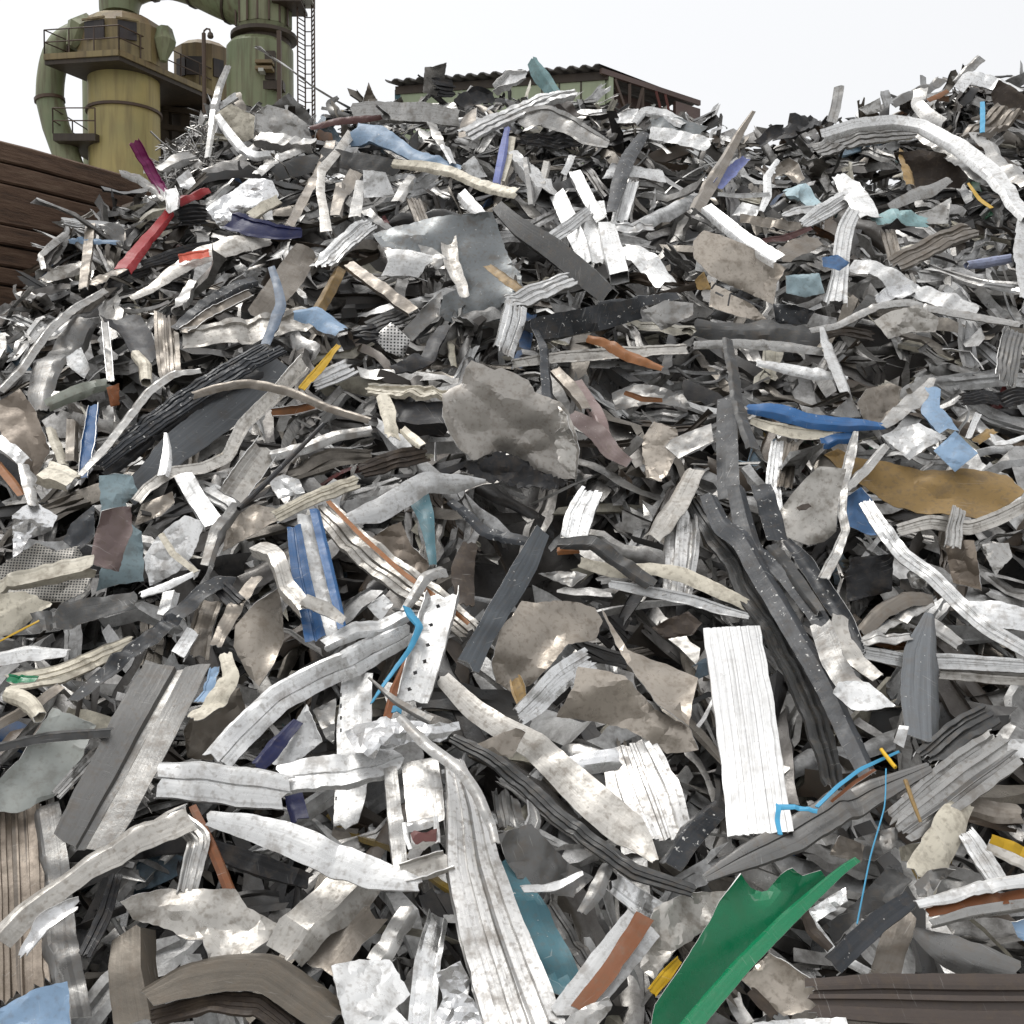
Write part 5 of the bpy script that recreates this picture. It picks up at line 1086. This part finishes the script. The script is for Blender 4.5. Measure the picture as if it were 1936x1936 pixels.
S('F','strip','short grey end piece across the charcoal bundle','mgrey','870,1548 935,1720 1005,1850 1090,1910',[110,130,125,90],'flat',l=7)
S('F','prof','large bright white ribbed board standing in the lower right','ribmill','402,1560 445,1800 495,2150 555,2640',[285,300,318,330],'fine',l=8,up=.62,roll=0,twist=2,dent=.008,jag=.03)
S('F','strip','long blue strip curving right of the twisted dark strip','blue','488,420 640,432 800,482 960,498 1215,512',[50,88,80,76,30],'curve',l=5)
S('F','strip','cream strip tucked under the long blue strip','cream','508,482 640,530 780,552 930,552',[40,64,66,50],'curve',l=4)
S('F','strip','short blue end hanging under the long blue strip','blue','878,592 960,575 1065,560',[50,56,40],'L',l=4)
ov = Q('F','sheet','oval off white plate with a slot right of the charcoal bundle','dwhite','650,962 720,870 790,795 862,735 1002,745 962,900 952,1062 892,1112 802,1132 690,1092 640,1012',l=5,up=.4,crum=.012,rag=.12)
S('F','slot',None,'umber','752,945 785,935 815,925',[20,30,20],'flat',l=6.4,parent=ov,name='cut_slot',jag=0,up=.4)
Q('F','crum','large ochre brown sheet at the right','ochre','888,662 960,625 1052,670 1202,690 1402,740 1642,730 1752,740 1852,760 1935,852 1852,922 1692,1002 1562,975 1402,970 1252,930 1130,850 952,722',l=4,up=.4,crum=.03,rag=.4,res=24)
S('F','strip','left arm of a forked grey strip over the ochre sheet','lgrey','1055,540 1030,650 1005,760 982,838',[26,56,56,46],'curve',l=6)
S('F','strip','right arm of the forked grey strip','lgrey','1215,612 1120,722 1000,835',[40,54,50],'L',l=6)
S('F','strip','grey tail hanging from the forked strip','lgrey','990,830 982,960 1002,1060 950,1182 885,1310',[46,44,46,54,56],'curve',l=6)
Q('F','sheet','dark blue wedge below the ochre sheet','midblue','1000,882 1082,830 1142,900 1212,1092 1120,1082 1010,1032',l=4,up=.4)
S('F','prof','long white curved rail sweeping to the right border','white','1105,905 1190,1040 1300,1182 1450,1292 1600,1442 1740,1562 1960,1690',[66,80,76,76,78,78,70],'rib',l=6)
S('F','prof','white wavy band under the ochre sheet','dwhite','1275,1055 1450,1012 1640,1042 1800,990 1960,910',[60,72,74,72,66],'rib',l=5)
S('F','prof','upright grey bar on the white wavy band','lgrey','1595,938 1560,1140',[64,74],'rib',l=6)
S('F','strip','grey leaf shaped plate with a bright scratch standing at the right','steelgrey','1440,1490 1402,1690 1400,1930 1410,2140',[50,185,205,170],'L',l=6,dent=.02,up=.35)
Q('F','crum','white crumpled block right of the long blue strip','white','1188,562 1290,520 1382,490 1532,570 1432,622 1332,692',l=6,up=.5,crum=.05)
S('F','strip','light blue strip twisting behind the white crumpled block','lblue','1455,315 1442,420 1540,540',[76,94,84],'curve',l=5)
Q('F','sheet','light blue ribbed square plate right of the white crumpled block','lblue','1460,642 1572,532 1692,652 1572,752',l=6,up=.35,rag=.1)
Q('F','sheet','rounded taupe sheet behind the long blue strip','taupe','1060,392 1110,320 1232,290 1292,310 1272,422 1202,492 1100,502',l=4,up=.4)
S('F','strip','white leaf strip slanting up right of the rounded taupe sheet','lgrey','1455,265 1380,362 1290,442 1195,515',[30,82,86,40],'curve',l=5)
Q('F','sheet','dark grey triangle left of the rounded taupe sheet','mgrey','918,452 1032,350 1082,462 1000,472',l=4)
S('F','strip','bright white blade lying level above the long blue strip','white','538,182 680,208 820,232 1015,262',[30,58,62,16],'curve',l=5)
S('F','prof','white ribbed strip standing under the blue strip','white','645,590 622,800 640,965',[60,74,66],'rib',l=3)
S('F','prof','taupe bar right of the white ribbed strip','taupe','722,608 680,835',[66,74],'rib',l=3)
S('F','prof','black fringed bar at the right border','black','1605,372 1770,366 1960,352',[60,78,80],'wave',l=5,jag=.5)
S('F','tube','small ring of grey pipe below the white wavy band','lgrey','1345,1270 1362,1320',[66,66],'round',l=5,jag=.1,roll=40)
Q('F','crum','black panel right of the leaf shaped charcoal strip','black','1000,1292 1042,1200 1150,1190 1252,1180 1242,1372 1010,1432',l=2,up=.3,crum=.03)
S('F','strip','taupe arched strip below the black panel','taupe','1085,1590 1200,1472 1330,1402 1450,1410',[70,92,92,60],'curve',l=5)
S('F','strip','pale strip under the taupe arched strip','lgrey','1105,1622 1250,1522 1440,1428',[56,72,56],'L',l=5)
Q('F','crum','brown folded sheet under the white wavy band','stained','1518,1122 1600,1118 1672,1120 1712,1372 1560,1332',l=4,crum=.05,creases=1)
Q('F','crum','pale crumpled scrap near the right border below the wavy band','lgrey','1700,1132 1852,1118 1872,1192 1782,1292',l=4,crum=.08)
S('F','strip','silver curved sheet at the right border below the curved rail','mill','1620,1478 1760,1492 1960,1520',[110,136,120],'curve',l=4)
S('F','prof','white layered profile running to the right border','white','1095,1692 1300,1732 1600,1742 1960,1765',[60,74,74,66],'rib',l=5)
S('F','prof','lower white layered profile near the right border','dwhite','1490,1802 1700,1820 1960,1838',[50,60,56],'rib',l=4)
S('F','strip','pale leaf shaped strip above the white layered profile','lgrey','1090,1645 1220,1620 1340,1612',[30,62,30],'curve',l=6)
S('F','crum','pale wrinkled strip beside the leaf shaped charcoal strip','dwhite','975,1500 985,1622 1062,1742 1170,1825',[76,84,86,60],'curve',l=7,crum=.1)
S('F','strip','thin white fork end at the right border','white','1765,555 1780,602 1850,598 1945,565',[14,20,22,18],'curve',l=6)
S('F','strip','short white blade left of the thin white fork','white','1640,575 1695,445',[30,34],'curve',l=6)
S('F','strip','small ochre scrap left of the thin white fork','ochre','1675,600 1765,535',[44,50],'curve',l=5)
S('F','prof','grey bar below the curved rail at the right','lgrey','1290,1475 1440,1540 1600,1655',[54,66,56],'C',l=4)
Q('I','sheet','white curled sheet left of the leaf shaped plate','white','935,208 962,150 1040,145 1122,150 1262,272 1110,302 1030,292',l=7,up=.6,bulge=.05)
# ---- bottom left
S('G','prof','wide grey trough profile with a central groove in the lower left','mgrey','935,75 790,340 620,662 425,1010',[300,335,335,320],'V',l=4,up=.45,dent=.02,jag=.12,roll=0)
Q('G','sheet','pale greenish sheet at the left border','palegrey','-20,672 100,560 190,420 275,288 500,382 420,560 302,730 90,832 -20,825',l=3,up=.5,crum=.02)
S('G','prof','thin dark bar lying across the pale greenish sheet','graphite','-30,490 250,432 585,408',[50,58,50],'L',l=5)
S('G','prof','wide rust stained panel at the left border','stained','80,790 95,1200 110,1760',[250,262,265],'rib',l=2,up=.4,dent=.02,roll=0)
S('G','prof','grey half of the stained panel with a dark seam','mgrey','235,790 280,1100 310,1500 400,1910',[130,150,170,150],'L',l=2,up=.4)
S('G','prof','long tapered off white profile with a shredded end','dwhite','945,855 720,965 500,1092 300,1232 130,1362 10,1490',[165,152,142,112,130,130],'L',l=7,up=.5,jag=.7)
S('G','crum','shredded silver end below the tapered off white profile','foil','405,1295 230,1402 115,1570',[70,95,50],'dish',l=7.5,crum=.25,jag=.9)
S('G','prof','wide white grooved band lying level in the lower left','white','815,650 1000,652 1200,672 1505,725',[190,205,205,170],'G',l=7,up=.25,roll=0,dent=.03)
S('G','crum','crumpled white band continuing right of the wide grooved band','white','1460,640 1650,602 1800,592 1950,560 2080,520',[150,165,165,150,120],'G',l=7,crum=.08)
S('G','strip','long white leaf shaped sheet slanting down right','white','1085,858 1300,905 1500,965 1700,1052 1930,1145 2190,1205',[70,130,165,175,150,60],'curve',l=7,roll=15,dent=.03)
S('G','strip','thin orange stick standing below the grooved band','rust','1005,795 1100,1000 1195,1240',[34,48,46],'C',l=6,jag=.1)
S('G','strip','pale curled profile beside the thin orange stick','lgrey','945,875 1035,962 1012,1082 975,1245',[90,112,110,100],'rib',l=6)
S('G','prof','black bar in the gap under the white leaf shaped sheet','black','1105,1015 1300,1082 1610,1185',[84,96,76],'C',l=4)
Q('G','crum','large bent off white cover plate in the lower left','dwhite','640,1310 700,1280 850,1240 1040,1238 1230,1240 1290,1332 1400,1385 1505,1442 1430,1482 1280,1582 1090,1602 1060,1500 985,1500 880,1442 700,1392',l=5,up=.6,crum=.045,bulge=.05,creases=3,res=22)
S('G','prof','bronze profile bent over like an arch at the bottom left','bronze','765,1780 950,1690 1150,1645 1380,1648 1550,1760 1760,1910',[120,190,205,205,200,190],'L',l=6,dent=.02,up=.5)
S('G','prof','darker bronze profile under the bronze arch','umber','800,1885 1100,1805 1350,1825 1510,1950',[80,100,104,90],'rib',l=5)
S('G','prof','upright bronze box end left of the bronze arch','bronze','690,1440 685,1650 735,1940',[200,236,250],'L',l=4,up=.35,dent=.02)
S('G','prof','black ribbed strip above the upright bronze box end','black','605,1155 545,1362 440,1570',[56,74,60],'rib',l=5)
S('G','strip','wide cream plank below the white leaf shaped sheet','dwhite','1870,1125 1700,1302 1475,1570',[200,235,200],'L',l=5,up=.45)
S('G','strip','taupe plate right of the wide cream plank','taupe','1935,1345 1800,1482 1675,1650',[180,205,180],'flat',l=4)
Q('G','sheet','glossy light blue sheet in the bottom left corner','lblue','-20,1860 160,1760 260,1732 350,1710 362,1820 372,1960 -20,1960',l=6,up=.4,crum=.02)
Q('G','sheet','brown reflecting panel right of the grey trough','bronze','958,402 1010,292 1130,225 1252,170 1292,332 1252,432 1102,560 980,542',l=3,up=.4,crum=.03)
S('G','strip','cream curved shell over the brown reflecting panel','cream','1175,5 1205,122 1110,262 1000,345',[70,92,92,50],'curve',l=6)
S('G','strip','pale blue lined strip beside the cream curved shell','lblue','1118,75 1092,200 1045,255',[50,62,46],'curve',l=5)
S('G','strip','navy blue folded strip below the broad white bent sheet','navy','1555,345 1450,470 1345,585',[60,95,76],'L',l=6)
Q('G','sheet','white triangle of sheet right of the navy folded strip','white','1398,565 1510,400 1602,268 1682,460 1500,602',l=5,up=.4)
Q('G','sheet','grey wedge left of the slotted white strip','mgrey','1630,292 1752,230 1742,472 1702,442',l=4)
S('G','tube','small cream elbow at the left border','cream','35,195 150,232 215,310',[60,72,60],'round',l=6)
S('G','strip','taupe strip left of the grey trough','taupe','-20,375 200,252 310,165',[50,62,50],'L',l=4)
S('G','strip','pale strip between the greenish sheet and the grey trough','lgrey','295,735 420,602 545,475',[56,66,50],'rib',l=3)
Q('H','crum','crumpled white sheet at the bottom centre left','white','18,1632 90,1610 160,1590 322,1588 432,1772 352,1852 460,1960 95,1960',l=6,up=.45,crum=.05,creases=3)
S('G','strip','navy upright piece below the grooved band','navy','1530,715 1565,865',[86,92],'L',l=4)
# ---- bottom centre
S('H','strip','rust orange strip beside the foot of the white channel','rust','420,35 352,180 308,335',[40,52,44],'L',l=5)
S('H','strip','sky blue slat beside the rust orange strip','sky','398,125 358,305',[46,52],'flat',l=5)
S('H','strip','thin grey spike pointing up left at the lower centre','mgrey','212,122 350,240 535,345',[8,34,46],'L',l=8)
Q('H','crum','crumpled bright foil at the top of the box end','foil','80,402 180,360 272,328 420,350 562,368 682,350 692,392 582,462 452,462 280,482 250,552 150,522',l=8,up=.55,crum=.07,creases=4,rag=.8)
S('H','strip','grey strip curling down right from the crumpled foil','lgrey','375,330 520,478 682,600 772,722 852,900 875,990',[44,62,62,60,56,40],'curve',l=9)
S('H','strip','long off white plank slanting from the white channel to the ribbed sheet','dwhite','595,125 760,290 900,382 1080,482 1250,642 1400,782 1600,952 1710,1080',[86,112,124,152,172,196,190,40],'curve',l=6,up=.5,dent=.03)
S('H','prof','long dark rubber edged profile snaking down right','graphite','645,435 850,540 1030,682 1200,842 1400,992 1600,1132 1910,1235',[56,76,78,78,80,80,60],'rib',l=7)
S('H','prof','wide silver fluted profile sweeping to the bottom edge','alu','660,555 725,800 765,1100 850,1400 950,1700 1045,1980',[90,190,270,330,370,410],'rib',l=7,up=.45,roll=0,dent=.02)
S('H','strip','teal painted panel right of the silver fluted profile','teal','925,1080 1040,1330 1150,1562 1240,1775',[90,172,205,225],'flat',l=6,up=.45)
Q('H','sheet','grey corrugated piece right of the teal panel','mgrey','888,952 970,920 1062,890 1152,980 1252,1082 1392,1162 1282,1272 1022,1222 940,1100',l=6,up=.5,crum=.03,creases=3)
S('H','prof','grey ribbed stub above the corrugated piece','mgrey','930,730 962,890',[120,136],'rib',l=6)
S('H','strip','white curved edge below the corrugated piece','white','1015,1225 1170,1212 1330,1140',[40,54,30],'L',l=7)
bx = S('H','box','crushed grey box profile holding a dark red block','lgrey','480,555 500,720 512,880',[190,196,190],'tube',l=7,crum=.04,name='box_profile',jag=.2); tag(bx, 'crushed grey box profile end with a dark red block inside', 'metal profile')
Q('H','block',None,'maroon','432,962 490,945 552,930 556,990 500,1002 442,1012',l=8.4,up=.1,crum=.01,parent=bx,name='red_block',th=.04)
S('H','lip',None,'white','398,880 410,960 432,1020',[22,26,24],'L',l=8.6,parent=bx,name='clip_leg',jag=.1)
S('H','lip',None,'white','560,850 566,920 570,985',[20,24,24],'L',l=8.6,parent=bx,name='clip_leg',jag=.1)
S('H','lip',None,'alu','405,905 490,890 570,868',[50,54,50],'curve',l=8.4,parent=bx,name='cross_bar',jag=.1)
S('H','prof','pale channel bottom under the crushed box profile','dwhite','395,1150 520,1118 632,1085',[96,104,90],'U',l=7)
S('H','prof','grey side bar left of the crushed box profile','lgrey','325,590 350,850 388,1190',[64,74,70],'C',l=7)
Q('H','sheet','small taupe flap on the long off white plank','taupe','778,472 880,430 982,390 1032,412 962,542 900,532',l=8.5,up=.5,crum=.03)
S('H','prof','wide pale ribbed sheet left of the white ribbed board','alu','1560,470 1640,690 1745,960',[270,400,330],'rib',l=3,up=.55,roll=0,dent=.02,folds=0,jag=.06)
S('H','prof','shiny silver profile end above the wide pale ribbed sheet','foil','1225,592 1350,572 1505,548',[96,116,120],'curve',l=6,jag=.5)
og = S('H','panel','white folded sheet with a rust orange stripe at the bottom','white','1245,1905 1440,1660 1650,1400',[190,215,200],'flat',l=7,up=.45,roll=0,twist=2,name='striped_sheet',dent=.03); tag(og, 'white folded sheet with a rust orange stripe at the bottom', 'metal sheet')
S('H','stripe',None,'rust','1305,1860 1475,1650 1655,1370',[84,92,94],'flat',l=7.7,up=.45,roll=0,twist=2,parent=og,name='colour_stripe',jag=.05,dent=.03)
Q('I','crum','white crumpled sheet between the striped sheet and the green sheet','dwhite','-70,1640 0,1332 100,1280 200,1240 382,1230 335,1342 250,1450 100,1562 0,1700',l=6,up=.5,crum=.055,creases=3)
gs = Q('I','panel','large bright green sheet with a jagged end','green','-20,1965,3 10,1830,4 160,1610,5 290,1405,5 340,1300,5 400,1225,6 450,1160,7 472,1190,4 500,1222,2 530,1236,0 562,1244,0 592,1238,0 620,1205,1 655,1162,4 690,1138,5 715,1130,6 740,1150,5 770,1165,3 815,1150,3 865,1136,3 905,1185,1 830,1255,0 700,1375,0 450,1625,0 150,1960,0',l=8,up=.5,crum=.006,rag=.1,res=20,creases=0,name='green_sheet'); tag(gs, 'large bright green painted sheet with a jagged end at the bottom', 'metal sheet')
S('I','flange',None,'green','150,1985 450,1630 700,1378 880,1215 985,1125 1062,1072',[100,96,90,82,62,36],'L',l=8.8,up=.15,parent=gs,name='folded_flange',jag=.3,twist=2,roll=-10,dent=.015,kink=.3,folds=0)
S('I','strip','yellow strip showing beside the green sheet','yellow','-10,1770 60,1682 135,1595',[56,60,36],'curve',l=7)
S('H','strip','silver rounded strip below the wide cream plank','mill','578,1365 520,1600 485,1950',[110,134,140],'curve',l=5)
S('H','strip','grey plank left of the silver rounded strip','lgrey','425,1325 330,1482 240,1615',[86,104,96],'L',l=5)
Q('H','crum','crumpled silver sheet at the bottom left of the fluted profile','foil','568,1672 640,1635 692,1608 742,1702 732,1782 802,1852 825,1960 520,1960 600,1802',l=6,up=.45,crum=.06,creases=3)
S('H','prof','grey ribbed bar right of the teal panel','mgrey','1145,1315 1260,1500 1360,1650',[96,122,110],'rib',l=4)
S('H','prof','silver channel above the striped sheet','mill','1492,1195 1622,1290 1758,1365',[96,114,100],'U',l=5)
S('H','crum','twisted dark scrap right of the corrugated piece','mgrey','1462,1105 1402,1240 1325,1350',[60,86,50],'curve',l=6,crum=.12)
Q('H','sheet','grey wedge of sheet at the foot of the striped sheet','lgrey','1268,1882 1370,1830 1462,1790 1485,1832 1402,1960 1215,1960',l=8.5,up=.5)
S('I','prof','charcoal block left of the white ribbed board foot','anth','345,790 200,930 85,1105',[110,134,120],'L',l=5)
# ---- bottom right
S('I','strip','long banana shaped grey profile below the white ribbed board','mgrey','268,1170 450,1072 700,952 950,802 1200,692 1440,588',[40,130,182,172,112,50],'G',l=8,up=.35,dent=.03)
sk = S('I','strap','bright blue strap lying along the banana shaped profile','sky','850,800 960,692 1080,602 1280,510',[18,20,18,12],'flat',l=10,jag=.3,up=.4,name='plastic_strap')
S('I','loop',None,'sky','640,795 740,800 855,822',[26,26,20],'curve',l=10.5,parent=sk,name='strap_end',jag=.2)
S('I','loop',None,'sky','650,790 645,870 660,945',[26,24,20],'flat',l=10.8,parent=sk,name='strap_tail',jag=.4)
S('I','strip','thin red orange line beside the bright blue strap','rust','925,775 1050,672 1155,605',[14,20,14],'flat',l=9.6,jag=0)
S('I','strap','short yellow cord at the top of the bright blue strap','yellow','1185,495 1220,540 1262,590',[14,16,12],'round',l=10.5,jag=0)
S('I','strap','frayed ochre cord hanging over the large grey channel','ochre','1315,655 1350,760 1395,880',[16,16,10],'round',l=10,jag=0)
S('I','strap','hair thin blue string hanging down the lower right','sky','1212,600 1203,800 1130,1060 1060,1410',[1.6,1.6,1.6,1.6],'round',l=11,jag=0)
S('I','prof','large grey fluted channel with a torn end in the lower right','lgrey','1280,900 1450,772 1640,622 1840,485',[190,230,236,220],'rib',l=7,up=.5,jag=.35,roll=0)
S('I','prof','dark profile above the large grey fluted channel','graphite','1420,535 1600,402 1760,308',[110,136,120],'rib',l=6)
Q('I','sheet','small white cube shaped end by the blue strap','white','1250,462 1282,374 1332,380 1304,492',l=9.5,up=.2,rag=0)
S('I','strip','cream bent plate standing right of the large grey channel','cream','1625,768 1565,862 1480,1022 1395,1190',[110,172,180,170],'curve',l=6,up=.5)
S('I','prof','white ribbed slat right of the cream bent plate','white','1625,925 1722,1062 1810,1195',[84,102,96],'rib',l=6)
ys = S('I','prof','white strip with a yellow band at the right border','dwhite','1760,985 1860,1040 1970,1095',[90,100,96],'L',l=6,name='banded_strip'); tag(ys, 'white strip with a yellow band at the right border', 'metal strip')
S('I','band',None,'yellow','1758,965 1862,1002 1965,1050',[50,56,54],'flat',l=7,parent=ys,name='colour_band',jag=.1)
wl = S('I','prof','white layered profile with a rust orange core at the right border','white','1368,1302 1550,1262 1750,1205 1970,1175',[50,72,76,66],'L',l=7,name='layered_profile'); tag(wl, 'white layered profile with a rust orange core at the right border', 'metal profile')
S('I','core',None,'rust','1428,1352 1600,1312 1780,1282 1965,1255',[44,62,62,56],'curve',l=6.6,parent=wl,name='insulating_insert')
S('I','leaf',None,'lgrey','1448,1410 1650,1352 1850,1322 1965,1305',[44,62,62,56],'L',l=6.6,parent=wl,name='lower_leaf')
S('I','prof','black mottled bar right of the green sheet','anth','1345,1275 1182,1390 1062,1502 945,1620',[84,104,106,96],'C',l=7)
Q('I','sheet','glossy dark sheet above the black mottled bar','graphite','878,1422 970,1360 1052,1300 1150,1190 1232,1098 1352,1180 1282,1262 1052,1402 950,1512',l=5,up=.5,crum=.02)
S('I','strip','broad smooth grey shell at the bottom right','mgrey','1360,1450 1500,1530 1660,1600 1900,1670',[50,170,190,130],'curve',l=6,up=.5,dent=.02)
S('I','prof','brown ribbed beam lying level in the bottom right corner','brown','820,1790 1200,1790 1600,1800 1990,1802',[180,240,250,250],'rib',l=8,up=.35,roll=0,twist=2,dent=.015,jag=.3)
S('I','strip','taupe plank behind the black mottled bar','taupe','1305,1345 1262,1500 1205,1680',[130,154,140],'flat',l=5)
Q('I','sheet','speckled tan plate left of the brown beam','tan','458,1702 530,1630 602,1560 730,1640 862,1722 812,1790 860,1850 680,1892 560,1802',l=6,up=.5,crum=.02)
Q('I','sheet','white sheet edge at the bottom border under the brown beam','white','515,1930 700,1908 1000,1902 1025,1960 515,1960',l=9,up=.4,crum=.02)
Q('I','crum','taupe scrap below the banana shaped profile','taupe','915,1052 970,950 1040,970 1102,1000 1082,1092',l=5,crum=.05)
Q('I','crum','dark crumpled sheet under the large grey channel','mgrey','1045,965 1170,925 1282,898 1262,1002 1152,1082 1080,1070',l=4,crum=.04)
Q('I','sheet','small silver sheet right of the green sheet tip','mill','798,1342 900,1278 1002,1220 1012,1292 850,1402',l=6,up=.6)
S('I','prof','white bar below the black mottled bar','white','760,1315 850,1432 942,1562 1130,1665',[36,46,48,40],'L',l=5)
S('I','strip','brown strip against the right edge of the green sheet','umber','775,1310 830,1440 925,1540',[40,54,36],'L',l=7)
Q('I','sheet','white sheet at the right border beside the large grey channel','white','1818,452 1965,445 1965,552 1840,532',l=5,up=.6)
Q('I','sheet','cream patch under the foot of the large grey channel','cream','1278,1012 1350,990 1422,978 1402,1092 1290,1082',l=5)
S('I','crum','taupe wrinkled sheet right of the cream bent plate top','taupe','1645,790 1780,822 1925,832',[96,114,100],'curve',l=5,crum=.07)
S('I','strip','brown slat left of the speckled tan plate','umber','500,1752 562,1820 630,1890',[50,62,50],'L',l=6)
Q('I','crum','dark grey scrap on the cream bent plate','mgrey','1358,1202 1430,1130 1502,1118 1575,1130 1500,1180 1452,1262 1380,1265',l=7,crum=.06)
Q('I','sheet','light blue scrap at the right border above the brown beam','lblue','1862,1400 1965,1380 1965,1520 1900,1480',l=7)

# ---------------------------------------------------------------- tangle of thin shiny trimmings at the left crest
rw = random.Random(11); m = MB()
for i in range(170):
    x = rw.uniform(300, 395); y = 330 - (x - 300) * 0.95 + rw.uniform(-15, 60)
    t = hit(x, y) - rw.uniform(-.05, .1); c = P3(x, y, t); d = Vector((rw.gauss(0, 1), rw.gauss(0, 1), rw.gauss(0, .7))).normalized(); e = Vector((rw.gauss(0, 1), rw.gauss(0, 1), rw.gauss(0, 1))).normalized()
    ln = rw.uniform(.1, .3)
    pts = [c + d * ln * (s - .5) + e * ln * .35 * sin(s * rw.uniform(2, 5)) for s in (0, .2, .4, .6, .8, 1)]
    m.tube(pts, rw.uniform(.003, .007), 4)
tr = m.build('wire_trimmings', 'lgrey'); tag(tr, 'tangle of thin shiny metal trimmings on the left slope of the crest', 'wire trimmings', kind='stuff')
